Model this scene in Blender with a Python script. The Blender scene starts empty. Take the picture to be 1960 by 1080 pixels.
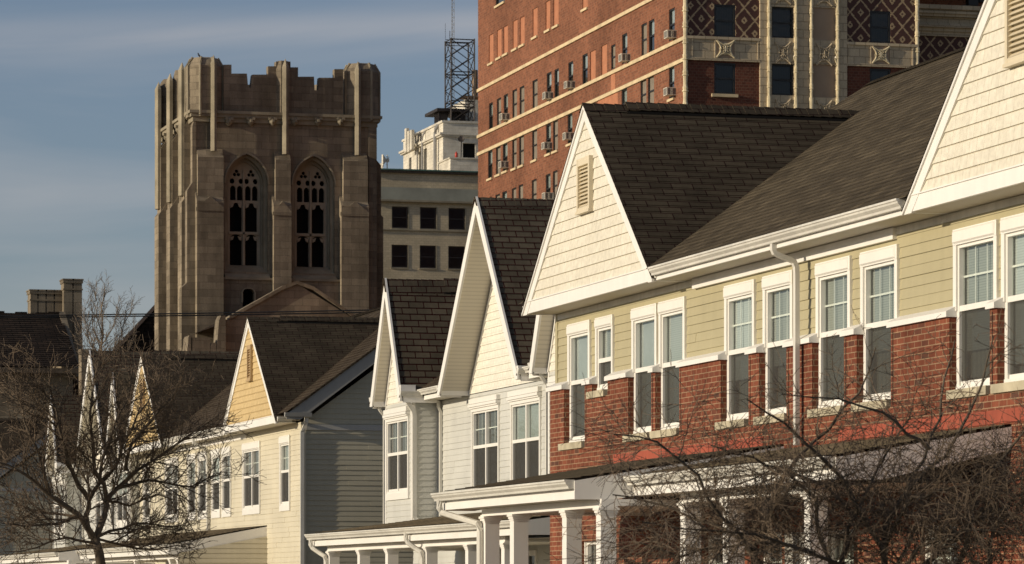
import bpy, math, random
from math import sin, cos, tan, atan, atan2, radians, pi, sqrt
from mathutils import Vector
from mathutils.geometry import tessellate_polygon
SC = bpy.context.scene
COL = SC.collection
# ------------------------------------------------------------ survey: camera model used to place things at real distances
F = 7200.0; CX = 980.0; HY = 1135.0; CZ = 1.7; TH = atan(1980 / F)
sT, cT = sin(TH), cos(TH)


class Fr:
    def __init__(s, ox=0.0, oy=0.0, phi=0.0):
        s.ox, s.oy, s.c, s.s = ox, oy, cos(phi), sin(phi)

    def w(s, x, y, z):
        return (s.ox + x * s.c + y * s.s, s.oy - x * s.s + y * s.c, z)

    def ray(s, px, py):
        r = (px - CX) / F
        dx, dy, dz = sT + cT * r, cT - sT * r, (HY - py) / F
        ex, ey = -s.ox, -s.oy
        return (ex * s.c - ey * s.s, ex * s.s + ey * s.c), (dx * s.c - dy * s.s, dx * s.s + dy * s.c, dz)

    def X(s, px, py, x):
        o, d = s.ray(px, py); t = (x - o[0]) / d[0]
        return o[1] + d[1] * t, CZ + d[2] * t

    def Y(s, px, py, y):
        o, d = s.ray(px, py); t = (y - o[1]) / d[1]
        return o[0] + d[0] * t, CZ + d[2] * t


W0 = Fr()


def yX(px, X): return W0.X(px, HY, X)[0]
def zX(px, py, X): return W0.X(px, py, X)[1]
def xY(px, Y): return W0.Y(px, HY, Y)[0]
def zY(px, py, Y): return W0.Y(px, py, Y)[1]


# ------------------------------------------------------------ mesh helpers
BASE = {}


class MB:
    def __init__(s, fr=W0):
        s.v = []; s.f = []; s.fr = fr

    def pt(s, p):
        s.v.append(s.fr.w(*p)); return len(s.v) - 1

    def face(s, pts):
        s.f.append([s.pt(p) for p in pts])

    def box(s, x0, x1, y0, y1, z0, z1):
        if x0 > x1: x0, x1 = x1, x0
        if y0 > y1: y0, y1 = y1, y0
        if z0 > z1: z0, z1 = z1, z0
        i = [s.pt((x, y, z)) for z in (z0, z1) for y in (y0, y1) for x in (x0, x1)]
        for q in ((0, 2, 3, 1), (4, 5, 7, 6), (0, 1, 5, 4), (2, 6, 7, 3), (0, 4, 6, 2), (1, 3, 7, 5)):
            s.f.append([i[k] for k in q])
        return s

    def prism(s, poly, off):
        """convex or simple polygon (3D list) extruded by vector off"""
        n = len(poly)
        a = [s.pt(p) for p in poly]
        b = [s.pt((p[0] + off[0], p[1] + off[1], p[2] + off[2])) for p in poly]
        s.f.append(a[::-1]); s.f.append(b)
        for k in range(n):
            s.f.append([a[k], a[(k + 1) % n], b[(k + 1) % n], b[k]])
        return s

    def tube(s, pts, r, n=6, r1=None, cap=True):
        P = [Vector(p) for p in pts]
        m = len(P)
        if m < 2: return s
        up = Vector((0.13, 0.07, 1)).normalized()
        rings = []
        for k in range(m):
            t = (P[min(k + 1, m - 1)] - P[max(k - 1, 0)])
            if t.length < 1e-9: t = Vector((0, 0, 1))
            t.normalize()
            a = t.cross(up)
            if a.length < 0.05: a = t.cross(Vector((1, 0.1, 0)))
            a.normalize(); b = t.cross(a)
            rr = r if r1 is None else r + (r1 - r) * k / (m - 1)
            rings.append([s.pt(P[k] + a * (rr * cos(2 * pi * j / n)) + b * (rr * sin(2 * pi * j / n))) for j in range(n)])
        for k in range(m - 1):
            for j in range(n):
                s.f.append([rings[k][j], rings[k][(j + 1) % n], rings[k + 1][(j + 1) % n], rings[k + 1][j]])
        if cap:
            s.f.append(rings[0][::-1]); s.f.append(rings[-1])
        return s

    def lathe(s, x, y, prof, n=10):
        rings = [[s.pt((x + r * cos(2 * pi * j / n), y + r * sin(2 * pi * j / n), z)) for j in range(n)] for r, z in prof]
        for k in range(len(rings) - 1):
            for j in range(n):
                s.f.append([rings[k][j], rings[k][(j + 1) % n], rings[k + 1][(j + 1) % n], rings[k + 1][j]])
        s.f.append(rings[0][::-1]); s.f.append(rings[-1])
        return s

    def plate(s, outer, holes, mapf, t0, t1):
        """flat plate with holes; mapf(u,v,depth)"""
        loops = [outer] + holes
        flat = [p for l in loops for p in l]
        tris = tessellate_polygon([[Vector((p[0], p[1], 0)) for p in l] for l in loops])
        a = [s.pt(mapf(p[0], p[1], t0)) for p in flat]
        b = [s.pt(mapf(p[0], p[1], t1)) for p in flat]
        for t in tris:
            s.f.append([a[i] for i in t]); s.f.append([b[i] for i in t][::-1])
        k = 0
        for l in loops:
            n = len(l)
            for j in range(n):
                s.f.append([a[k + j], a[k + (j + 1) % n], b[k + (j + 1) % n], b[k + j]])
            k += n
        return s

    def grid(s, mapf, u0, u1, z0, z1, holes, depth=0.0):
        """rectangular wall with rectangular holes, reveals of given depth (inward)"""
        us = sorted(set([u0, u1] + [min(max(v, u0), u1) for h in holes for v in h[:2]]))
        zs = sorted(set([z0, z1] + [min(max(v, z0), z1) for h in holes for v in h[2:4]]))
        for k in range(len(zs) - 1):
            zc = (zs[k] + zs[k + 1]) / 2; start = None
            for j in range(len(us) - 1):
                uc = (us[j] + us[j + 1]) / 2
                inh = any(h[0] < uc < h[1] and h[2] < zc < h[3] for h in holes)
                if not inh and start is None: start = us[j]
                if (inh or j == len(us) - 2) and start is not None:
                    e = us[j] if inh else us[j + 1]
                    s.face([mapf(start, zs[k], 0), mapf(e, zs[k], 0), mapf(e, zs[k + 1], 0), mapf(start, zs[k + 1], 0)])
                    start = None
        if depth:
            for a, b, c, d in [h[:4] for h in holes]:
                d = min(d, z1); c = max(c, z0)
                if d <= c: continue
                s.face([mapf(a, c, 0), mapf(a, d, 0), mapf(a, d, -depth), mapf(a, c, -depth)])
                s.face([mapf(b, c, 0), mapf(b, d, 0), mapf(b, d, -depth), mapf(b, c, -depth)])
                s.face([mapf(a, c, 0), mapf(b, c, 0), mapf(b, c, -depth), mapf(a, c, -depth)])
                if d < z1: s.face([mapf(a, d, 0), mapf(b, d, 0), mapf(b, d, -depth), mapf(a, d, -depth)])
        return s

    def build(s, name, mat, parent=None, smooth=False, base=None):
        if parent is not None: bx = BASE[parent]
        else: bx = Vector(base) if base else Vector((0, 0, 0))
        me = bpy.data.meshes.new(name)
        me.from_pydata([(v[0] - bx[0], v[1] - bx[1], v[2] - bx[2]) for v in s.v], [], s.f)
        me.update()
        uv = me.uv_layers.new(name='uv')
        dat = [0.0] * (2 * len(me.loops))
        V = s.v
        for p in me.polygons:
            n = p.normal
            if abs(n.z) > 0.999 or n.length < 0.5: h = Vector((1, 0, 0)); v = Vector((0, 1, 0))
            else:
                h = Vector((-n.y, n.x, 0)).normalized()
                if (abs(h.x) > abs(h.y) and h.x < 0) or (abs(h.y) >= abs(h.x) and h.y < 0): h = -h
                v = n.cross(h)
                if v.z < 0: v = -v
            for li in p.loop_indices:
                q = V[me.loops[li].vertex_index]
                dat[2 * li] = q[0] * h.x + q[1] * h.y; dat[2 * li + 1] = q[0] * v.x + q[1] * v.y + q[2] * v.z
        uv.data.foreach_set('uv', dat)
        if smooth: me.polygons.foreach_set('use_smooth', [True] * len(me.polygons))
        me.materials.append(mat)
        o = bpy.data.objects.new(name, me); COL.objects.link(o)
        if parent is not None: o.parent = parent; BASE[o] = bx
        else: o.location = bx; BASE[o] = bx
        return o


def thing(name, label, cat, loc, group=None):
    o = bpy.data.objects.new(name, None); COL.objects.link(o); o.location = loc
    o.empty_display_size = 0.5
    BASE[o] = Vector(loc); tag(o, label, cat, group)
    return o


def tag(o, label, cat, group=None):
    o['label'] = label; o['category'] = cat
    if group: o['group'] = group
    return o


def bx(name, mat, parent, *dims, fr=W0):
    return MB(fr).box(*dims).build(name, mat, parent)


def clip(poly, f):
    out = []
    n = len(poly)
    for k in range(n):
        a, b = poly[k], poly[(k + 1) % n]; fa, fb = f(a), f(b)
        if fa >= 0: out.append(a)
        if (fa > 0 and fb < 0) or (fa < 0 and fb > 0):
            t = fa / (fa - fb); out.append((a[0] + (b[0] - a[0]) * t, a[1] + (b[1] - a[1]) * t))
    return out


LRND = random.Random(8)


def lap(mb, poly, holes, mapf, exp=0.114, dep=0.013, z_off=0.0):
    """lapped boards over convex 2D polygon (u,z), skipping holes"""
    z0 = min(p[1] for p in poly); z1 = max(p[1] for p in poly)
    k = math.floor((z0 - z_off) / exp)
    while z_off + k * exp < z1:
        a = z_off + k * exp; b = a + exp; k += 1
        st = clip(clip(poly, lambda p: p[1] - a), lambda p: b - p[1])
        if len(st) < 3: continue
        zc = (max(a, z0) + min(b, z1)) / 2
        ivs = sorted((h[0], h[1]) for h in holes if h[2] < zc < h[3])
        us = [min(p[0] for p in st)]; segs = []
        cur = us[0]; ue = max(p[0] for p in st)
        for h in ivs:
            if h[0] > cur: segs.append((cur, h[0]))
            cur = max(cur, h[1])
        if cur < ue: segs.append((cur, ue))
        if exp == 0.114:
            ns_ = []
            for (s0, s1) in segs:
                cut = s0 + LRND.uniform(0.5, 3.6)
                while cut < s1 - 0.25 and LRND.random() < 0.55:
                    ns_.append((s0, cut)); s0 = cut; cut += LRND.uniform(2.2, 3.7)
                ns_.append((s0, s1))
            segs = ns_
        for si_, (s0, s1) in enumerate(segs):
            jo = 0.004 * (si_ % 2) if exp == 0.114 else 0.0
            q = clip(clip(st, lambda p: p[0] - s0), lambda p: s1 - p[0])
            if len(q) < 3: continue
            mb.face([mapf(p[0], p[1], jo + dep * (b - p[1]) / exp) for p in q])
            if jo: mb.face([mapf(s0, a, 0), mapf(s0, a, dep + jo), mapf(s0, b, jo), mapf(s0, b, 0)])
            lo = [p for p in q if p[1] < a + 1e-6]
            if len(lo) >= 2:
                u0 = min(p[0] for p in lo); u1 = max(p[0] for p in lo)
                mb.face([mapf(u0, a, dep + jo), mapf(u1, a, dep + jo), mapf(u1, a, 0), mapf(u0, a, 0)])
    return mb


def shingles(mb, poly, exp=0.143, lift=0.007):
    P = [Vector(p) for p in poly]
    n = Vector((0, 0, 0))
    for k in range(len(P)): n += (P[k] - P[0]).cross(P[(k + 1) % len(P)] - P[0])
    n.normalize()
    if n.z < 0: n = -n
    h = Vector((-n.y, n.x, 0)).normalized()
    if (abs(h.x) > abs(h.y) and h.x < 0) or (abs(h.y) >= abs(h.x) and h.y < 0): h = -h
    v = n.cross(h)
    if v.z < 0: v = -v
    d = P[0].dot(n)
    p2 = [(p.dot(h), p.dot(v)) for p in P]
    def m(u, vv, out): return tuple(h * u + v * vv + n * (d + out))
    lap(mb, p2, [], m, exp, lift)
    return mb


# ------------------------------------------------------------ materials
def new(name):
    m = bpy.data.materials.new(name); m.use_nodes = True
    nt = m.node_tree; b = nt.nodes['Principled BSDF']
    return m, nt, b


def N(nt, t, **k):
    n = nt.nodes.new(t)
    for a, b in k.items():
        if a[0] == '_': setattr(n, a[1:], b)
        else: n.inputs[a.replace('__', ' ')].default_value = b
    return n


def uvmap(nt, sx=1, sy=1, sz=1, off=(0, 0, 0)):
    t = N(nt, 'ShaderNodeUVMap'); t.uv_map = 'uv'
    m = N(nt, 'ShaderNodeMapping'); nt.links.new(t.outputs[0], m.inputs[0])
    m.inputs['Scale'].default_value = (sx, sy, sz); m.inputs['Location'].default_value = off
    return m.outputs[0]


def objmap(nt, sx=1, sy=1, sz=1):
    t = N(nt, 'ShaderNodeTexCoord')
    m = N(nt, 'ShaderNodeMapping'); nt.links.new(t.outputs['Object'], m.inputs[0])
    m.inputs['Scale'].default_value = (sx, sy, sz)
    return m.outputs[0]


def mulnoise(nt, col, vec, scale, lo, hi, detail=4, rough=0.6, fmin=0.3, fmax=0.7):
    """multiply colour by mapped noise"""
    n = N(nt, 'ShaderNodeTexNoise'); n.inputs['Scale'].default_value = scale
    n.inputs['Detail'].default_value = detail; n.inputs['Roughness'].default_value = rough
    nt.links.new(vec, n.inputs['Vector'])
    r = N(nt, 'ShaderNodeMapRange'); r.inputs['From Min'].default_value = fmin; r.inputs['From Max'].default_value = fmax
    r.inputs['To Min'].default_value = lo; r.inputs['To Max'].default_value = hi
    nt.links.new(n.outputs['Fac'], r.inputs['Value'])
    x = N(nt, 'ShaderNodeVectorMath', _operation='SCALE')
    if isinstance(col, tuple): x.inputs[0].default_value = col[:3]
    else: nt.links.new(col, x.inputs[0])
    nt.links.new(r.outputs[0], x.inputs['Scale'])
    return x.outputs[0]


def bump(nt, b, h, strength=0.3, dist=0.01):
    n = N(nt, 'ShaderNodeBump'); n.inputs['Strength'].default_value = strength; n.inputs['Distance'].default_value = dist
    nt.links.new(h, n.inputs['Height']); nt.links.new(n.outputs[0], b.inputs['Normal'])


def paint(name, col, rough=0.5, var=0.12, streak=0.06, grain=None, spec=0.4):
    m, nt, b = new(name)
    c = mulnoise(nt, col, objmap(nt), 0.9, 1 - var, 1.0 + var * 0.3)
    c = mulnoise(nt, c, uvmap(nt, 9, 0.8, 1), 1.0, 1 - streak, 1 + streak * 0.4)
    if grain: c = mulnoise(nt, c, uvmap(nt, 34, 0.9, 1), 1.0, 1 - grain, 1.03, 3, 0.7)
    nt.links.new(c, b.inputs['Base Color']); b.inputs['Roughness'].default_value = rough
    b.inputs['Specular IOR Level'].default_value = spec
    return m


def brick(name, c1, c2, mor, w, h, ms, dark=None, bumpd=0.006, var=0.25, off=0.5, spec=0.15, rough=0.9, varscale=0.6, smooth=0.1, ubias=0.0, stain=0.0):
    m, nt, b = new(name)
    t = N(nt, 'ShaderNodeTexBrick'); t.offset = off
    nt.links.new(uvmap(nt), t.inputs['Vector'])
    for k, v in (('Color1', c1), ('Color2', c2), ('Mortar', mor)): t.inputs[k].default_value = (*v, 1)
    t.inputs['Scale'].default_value = 1; t.inputs['Mortar Size'].default_value = ms; t.inputs['Mortar Smooth'].default_value = smooth
    t.inputs['Bias'].default_value = ubias; t.inputs['Brick Width'].default_value = w; t.inputs['Row Height'].default_value = h
    c = t.outputs['Color']
    if dark:
        # a second pass of the same bond picks out the odd burnt brick
        t2 = N(nt, 'ShaderNodeTexBrick'); t2.offset = off
        nt.links.new(uvmap(nt, off=(w * 40, h * 36, 0)), t2.inputs['Vector'])
        t2.inputs['Color1'].default_value = (0, 0, 0, 1); t2.inputs['Color2'].default_value = (1, 1, 1, 1); t2.inputs['Mortar'].default_value = (0, 0, 0, 1)
        t2.inputs['Scale'].default_value = 1; t2.inputs['Mortar Size'].default_value = ms
        t2.inputs['Brick Width'].default_value = w; t2.inputs['Row Height'].default_value = h
        r = N(nt, 'ShaderNodeMapRange'); r.inputs['From Min'].default_value = 0.90; r.inputs['From Max'].default_value = 0.97
        nt.links.new(t2.outputs['Color'], r.inputs['Value'])
        mx = N(nt, 'ShaderNodeMix', _data_type='RGBA')
        nt.links.new(r.outputs[0], mx.inputs[0]); nt.links.new(c, mx.inputs[6]); mx.inputs[7].default_value = (*dark, 1)
        c = mx.outputs[2]
    c = mulnoise(nt, c, objmap(nt), varscale, 1 - var, 1 + var * 0.5)
    c = mulnoise(nt, c, objmap(nt), 14, 0.88, 1.1)
    if stain: c = mulnoise(nt, c, uvmap(nt, stain, stain * 0.12, 1), 1.0, 0.62, 1.08, 5, 0.65)
    nt.links.new(c, b.inputs['Base Color']); b.inputs['Roughness'].default_value = rough
    b.inputs['Specular IOR Level'].default_value = spec
    if bumpd:
        inv = N(nt, 'ShaderNodeMath', _operation='SUBTRACT'); inv.inputs[0].default_value = 1
        nt.links.new(t.outputs['Fac'], inv.inputs[1]); bump(nt, b, inv.outputs[0], 0.8, bumpd)
    return m


def plain(name, col, rough=0.6, metal=0.0, var=0.15, scale=2.0, spec=0.4):
    m, nt, b = new(name)
    c = mulnoise(nt, col, objmap(nt), scale, 1 - var, 1 + var * 0.5)
    nt.links.new(c, b.inputs['Base Color']); b.inputs['Roughness'].default_value = rough; b.inputs['Metallic'].default_value = metal
    b.inputs['Specular IOR Level'].default_value = spec
    return m


def glassmat(name, ior=1.75, tint=(0.75, 0.8, 0.8), rough=0.02, wave=0.0):
    m, nt, b = new(name); nt.nodes.remove(b)
    out = nt.nodes['Material Output']
    tr = N(nt, 'ShaderNodeBsdfTransparent'); tr.inputs[0].default_value = (*tint, 1)
    gl = N(nt, 'ShaderNodeBsdfGlossy'); gl.inputs['Roughness'].default_value = rough; gl.inputs[0].default_value = (0.95, 0.97, 1, 1)
    fr = N(nt, 'ShaderNodeFresnel'); fr.inputs[0].default_value = ior
    mx = N(nt, 'ShaderNodeMixShader')
    if wave:
        n = N(nt, 'ShaderNodeTexNoise'); n.inputs['Scale'].default_value = 2.2; nt.links.new(objmap(nt), n.inputs['Vector'])
        bp = N(nt, 'ShaderNodeBump'); bp.inputs['Strength'].default_value = 1.0; bp.inputs['Distance'].default_value = wave
        nt.links.new(n.outputs['Fac'], bp.inputs['Height']); nt.links.new(bp.outputs[0], gl.inputs['Normal'])
    nt.links.new(fr.outputs[0], mx.inputs[0]); nt.links.new(tr.outputs[0], mx.inputs[1]); nt.links.new(gl.outputs[0], mx.inputs[2])
    nt.links.new(mx.outputs[0], out.inputs[0])
    return m


def screenmat(name, col=(0.05, 0.047, 0.04), fac=0.62):
    m, nt, b = new(name); out = nt.nodes['Material Output']
    b.inputs['Base Color'].default_value = (*col, 1); b.inputs['Roughness'].default_value = 0.8
    tr = N(nt, 'ShaderNodeBsdfTransparent'); mx = N(nt, 'ShaderNodeMixShader'); mx.inputs[0].default_value = fac
    nt.links.new(tr.outputs[0], mx.inputs[1]); nt.links.new(b.outputs[0], mx.inputs[2]); nt.links.new(mx.outputs[0], out.inputs[0])
    return m


def slats(name, col, pitch, lo=0.6, vert=False):
    m, nt, b = new(name)
    s = N(nt, 'ShaderNodeSeparateXYZ'); nt.links.new(uvmap(nt), s.inputs[0])
    a = N(nt, 'ShaderNodeMath', _operation='MULTIPLY'); a.inputs[1].default_value = 1 / pitch
    nt.links.new(s.outputs[0 if vert else 1], a.inputs[0])
    f = N(nt, 'ShaderNodeMath', _operation='FRACT'); nt.links.new(a.outputs[0], f.inputs[0])
    r = N(nt, 'ShaderNodeMapRange'); r.inputs['From Min'].default_value = 0; r.inputs['From Max'].default_value = 0.4
    r.inputs['To Min'].default_value = lo; r.inputs['To Max'].default_value = 1
    nt.links.new(f.outputs[0], r.inputs['Value'])
    x = N(nt, 'ShaderNodeVectorMath', _operation='SCALE'); x.inputs[0].default_value = col
    nt.links.new(r.outputs[0], x.inputs['Scale']); nt.links.new(x.outputs[0], b.inputs['Base Color'])
    b.inputs['Roughness'].default_value = 0.7
    return m


def diaper(name, a=1.15, bb=1.32, x0=0.0, z0=0.0):
    """dark brick with a diamond diaper of buff headers"""
    m, nt, b = new(name)
    mp = uvmap(nt)
    # snap to brick courses so the diagonal lines step
    sn = N(nt, 'ShaderNodeVectorMath', _operation='SNAP'); sn.inputs[1].default_value = (0.045, 0.045, 1)
    nt.links.new(mp, sn.inputs[0])
    s = N(nt, 'ShaderNodeSeparateXYZ'); nt.links.new(sn.outputs[0], s.inputs[0])
    def ma(op, i0, i1=None):
        n = N(nt, 'ShaderNodeMath', _operation=op)
        for k, i in enumerate((i0, i1)):
            if i is None: continue
            if isinstance(i, (int, float)): n.inputs[k].default_value = i
            else: nt.links.new(i, n.inputs[k])
        return n.outputs[0]
    p = ma('ABSOLUTE', ma('SUBTRACT', ma('FRACT', ma('DIVIDE', ma('SUBTRACT', s.outputs[0], x0), a)), 0.5))
    q = ma('ABSOLUTE', ma('SUBTRACT', ma('FRACT', ma('DIVIDE', ma('SUBTRACT', s.outputs[1], z0), bb)), 0.5))
    d = ma('ADD', p, q)
    e = ma('MINIMUM', d, ma('SUBTRACT', 1.0, d))
    l1 = ma('GREATER_THAN', e, 0.455)
    l2 = ma('MULTIPLY', ma('LESS_THAN', e, 0.15), ma('GREATER_THAN', e, 0.06))
    l = ma('MAXIMUM', l1, l2)
    mx = N(nt, 'ShaderNodeMix', _data_type='RGBA'); nt.links.new(l, mx.inputs[0])
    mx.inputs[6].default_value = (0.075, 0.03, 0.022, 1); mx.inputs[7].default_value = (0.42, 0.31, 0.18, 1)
    c = mulnoise(nt, mx.outputs[2], objmap(nt), 1.2, 0.75, 1.1); c = mulnoise(nt, c, objmap(nt), 10, 0.8, 1.15)
    nt.links.new(c, b.inputs['Base Color']); b.inputs['Roughness'].default_value = 0.8
    return m


M = {}
M['white'] = paint('white_paint', (0.80, 0.78, 0.73), 0.45, 0.07, 0.04)
M['vinyl'] = paint('vinyl_white', (0.81, 0.79, 0.73), 0.35, 0.05, 0.03)
M['gutter'] = paint('gutter_enamel', (0.68, 0.66, 0.59), 0.4, 0.2, 0.14)
M['soffit'] = slats('soffit_panel', (0.60, 0.55, 0.45), 0.10, 0.8)
M['soffit2'] = slats('soffit_panel_sloped', (0.60, 0.56, 0.47), 0.085, 0.78)
M['sage'] = paint('sage_siding', (0.42, 0.375, 0.23), 0.55, 0.10, 0.05)
M['cream'] = paint('cream_siding', (0.61, 0.56, 0.425), 0.55, 0.12, 0.05)
M['grey'] = paint('pale_grey_siding', (0.56, 0.56, 0.515), 0.55, 0.14, 0.05)
M['olive'] = paint('grey_green_siding', (0.45, 0.415, 0.305), 0.6, 0.10, 0.05)
M['shake'] = brick('cream_shake', (0.70, 0.66, 0.55), (0.66, 0.62, 0.51), (0.56, 0.51, 0.40), 0.19, 0.143, 0.0035, var=0.06, bumpd=0.002, off=0.37, rough=0.6, spec=0.3)
M['shakey'] = brick('yellow_shake', (0.60, 0.45, 0.225), (0.55, 0.41, 0.20), (0.42, 0.30, 0.14), 0.19, 0.143, 0.004, var=0.08, bumpd=0.002, off=0.37, rough=0.6, spec=0.3)
M['shakew'] = brick('white_shake', (0.76, 0.73, 0.63), (0.73, 0.70, 0.60), (0.64, 0.60, 0.50), 0.19, 0.143, 0.003, var=0.06, bumpd=0.002, off=0.37, rough=0.6, spec=0.3)
M['brick'] = brick('red_brick', (0.252, 0.082, 0.046), (0.175, 0.055, 0.032), (0.38, 0.245, 0.15), 0.203, 0.0677, 0.006, dark=(0.12, 0.055, 0.038), var=0.28, stain=2.2)
M['shingle'] = brick('dark_shingle', (0.080, 0.064, 0.043), (0.054, 0.043, 0.029), (0.024, 0.010, 0.008), 0.30, 0.143, 0.008, var=0.3, bumpd=0.008, rough=0.95, spec=0.1, varscale=1.5)
M['shingle2'] = brick('pale_brown_shingle', (0.124, 0.099, 0.064), (0.070, 0.056, 0.037), (0.050, 0.041, 0.029), 0.30, 0.143, 0.010, var=0.3, bumpd=0.008, rough=0.95, spec=0.1, varscale=1.5)  # paler than the near gable slopes; main roof and porches use it
M['shinglem'] = brick('brown_shingle', (0.122, 0.101, 0.070), (0.084, 0.070, 0.049), (0.036, 0.008, 0.007), 0.30, 0.143, 0.010, var=0.3, bumpd=0.008, rough=0.95, spec=0.1, varscale=1.5)
M['slate'] = brick('brown_slate', (0.046, 0.031, 0.022), (0.024, 0.017, 0.013), (0.008, 0.007, 0.006), 0.5, 0.24, 0.02, var=0.45, bumpd=0.02, rough=0.9, spec=0.15)
M['stone'] = brick('tower_stone', (0.318, 0.264, 0.188), (0.212, 0.174, 0.125), (0.165, 0.138, 0.100), 1.05, 0.46, 0.010, stain=1.3, var=0.38, bumpd=0.01, varscale=0.25, ubias=-0.1)
M['stoneplain'] = plain('dressed_stone', (0.30, 0.26, 0.185), 0.85, 0, 0.35, 0.8, 0.2)
M['tracery'] = plain('tracery_stone', (0.36, 0.31, 0.23), 0.85, 0, 0.2, 1.0, 0.2)
M['hotelbrick'] = brick('hotel_brick', (0.27, 0.108, 0.060), (0.16, 0.064, 0.038), (0.24, 0.14, 0.09), 0.23, 0.15, 0.012, var=0.28, bumpd=0.01, varscale=0.22)
M['hotelband'] = brick('hotel_ribbed_brick', (0.36, 0.15, 0.075), (0.25, 0.09, 0.045), (0.10, 0.045, 0.03), 3.1, 0.30, 0.075, var=0.2, bumpd=0.03, varscale=0.3)
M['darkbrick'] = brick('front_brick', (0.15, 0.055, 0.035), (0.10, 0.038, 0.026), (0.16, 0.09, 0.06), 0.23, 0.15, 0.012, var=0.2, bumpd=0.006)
M['diaper'] = diaper('diaper_brick')
M['terra'] = brick('terracotta_blocks', (0.56, 0.46, 0.31), (0.47, 0.39, 0.27), (0.28, 0.22, 0.15), 0.62, 0.42, 0.016, var=0.2, bumpd=0.01, varscale=0.5)
M['terraw'] = plain('glazed_terracotta', (0.66, 0.56, 0.36), 0.35, 0, 0.3, 2.5, 0.5)
M['tan'] = plain('tan_render', (0.36, 0.27, 0.19), 0.85, 0, 0.15, 0.6, 0.2)
M['salmon'] = plain('infill_brick', (0.42, 0.185, 0.105), 0.9, 0, 0.15, 2.0, 0.1)
M['orange'] = paint('orange_flashing', (0.36, 0.082, 0.042), 0.5, 0.22, 0.15)
M['concrete'] = plain('cast_sill', (0.47, 0.42, 0.30), 0.85, 0, 0.35, 3.0, 0.2)
M['belt'] = plain('buff_belt_stone', (0.62, 0.50, 0.31), 0.8, 0, 0.25, 1.0, 0.2)
M['office'] = brick('buff_brick', (0.57, 0.475, 0.32), (0.49, 0.41, 0.28), (0.40, 0.335, 0.23), 0.4, 0.2, 0.012, var=0.2, bumpd=0.006, varscale=0.3)
M['officeband'] = plain('grey_green_panel', (0.31, 0.31, 0.25), 0.7, 0, 0.25, 0.6, 0.3)
M['copper'] = plain('green_copper', (0.09, 0.17, 0.14), 0.6, 0, 0.4, 1.5, 0.3)
M['whitewash'] = brick('whitewashed_brick', (0.68, 0.64, 0.54), (0.60, 0.56, 0.47), (0.50, 0.46, 0.38), 0.6, 0.3, 0.012, var=0.3, bumpd=0.01, varscale=0.7)
M['steel'] = plain('rusty_black_steel', (0.045, 0.038, 0.035), 0.6, 0.3, 0.4, 2.0, 0.3)
M['greysteel'] = plain('grey_steel', (0.33, 0.32, 0.30), 0.5, 0.4, 0.2, 2.0, 0.4)
M['ductbrown'] = plain('brown_duct', (0.22, 0.15, 0.095), 0.6, 0.2, 0.3, 1.0, 0.3)
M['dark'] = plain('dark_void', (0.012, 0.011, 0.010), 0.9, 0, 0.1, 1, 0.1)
M['room'] = plain('dim_room', (0.05, 0.045, 0.04), 0.9, 0, 0.3, 1, 0.1)  # near-black sheet colour, painted in place of the unlit interior
M['bronze'] = plain('bronze_frame', (0.07, 0.055, 0.045), 0.5, 0, 0.1, 2, 0.4)
M['dusk'] = plain('dusky_blind', (0.17, 0.17, 0.17), 0.9, 0, 0.2, 1, 0.1)
M['tarroof'] = plain('dark_brown_tile', (0.022, 0.015, 0.011), 0.9, 0, 0.4, 2, 0.1)
M['blackframe'] = plain('black_window_frame', (0.018, 0.018, 0.018), 0.45, 0, 0.1, 2, 0.4)
M['greyfill'] = plain('grey_shade', (0.21, 0.18, 0.14), 0.8, 0, 0.2, 2, 0.3)
M['paleblind'] = plain('pale_shade', (0.42, 0.44, 0.43), 0.6, 0, 0.12, 2, 0.3)
M['glass'] = glassmat('window_glass', 1.85, (0.8, 0.85, 0.84), 0.02, 0.0012)
M['darkglass'] = glassmat('dim_glass', 1.4, (0.55, 0.58, 0.6), 0.03, 0.003)
M['officeglass'] = glassmat('office_glass', 1.9, (0.6, 0.62, 0.65), 0.05, 0.004)
M['screen'] = screenmat('insect_screen')
M['blind'] = slats('venetian_blind', (0.43, 0.45, 0.43), 0.028, 0.66)
M['blind_a'] = slats('dusty_blind', (0.36, 0.37, 0.34), 0.028, 0.6)
M['blind_b'] = slats('bright_blind', (0.52, 0.54, 0.52), 0.028, 0.7)
M['vblind'] = slats('vertical_blind', (0.30, 0.28, 0.22), 0.11, 0.55, True)
M['curtain'] = slats('grey_curtain', (0.16, 0.15, 0.13), 0.09, 0.6, True)
M['bark'] = plain('bark', (0.11, 0.088, 0.065), 0.9, 0, 0.4, 6, 0.1)
M['twig'] = plain('twig_bark', (0.135, 0.102, 0.072), 0.85, 0, 0.45, 1.5, 0.15)
M['twig2'] = plain('pale_twig_bark', (0.20, 0.16, 0.12), 0.85, 0, 0.4, 1.5, 0.15)
M['grass'] = plain('winter_grass', (0.31, 0.25, 0.15), 0.95, 0, 0.4, 1.2, 0.1)
M['asphalt'] = plain('asphalt', (0.05, 0.05, 0.05), 0.9, 0, 0.25, 3, 0.2)
M['pave'] = plain('pavement_concrete', (0.36, 0.34, 0.30), 0.9, 0, 0.2, 1, 0.2)
M['bird'] = plain('dark_feathers', (0.04, 0.038, 0.04), 0.8, 0, 0.3, 8, 0.2)
M['acwhite'] = plain('off_white_casing', (0.62, 0.58, 0.48), 0.5, 0, 0.15, 3, 0.4)
M['acgrille'] = slats('condenser_grille', (0.20, 0.19, 0.17), 0.05, 0.3)
M['vent'] = paint('cream_louver', (0.66, 0.58, 0.42), 0.5, 0.08, 0.04)
M['venty'] = paint('tan_louver', (0.44, 0.31, 0.16), 0.5, 0.08, 0.04)
M['door'] = paint('grey_door', (0.42, 0.41, 0.37), 0.45, 0.08, 0.04)
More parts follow.
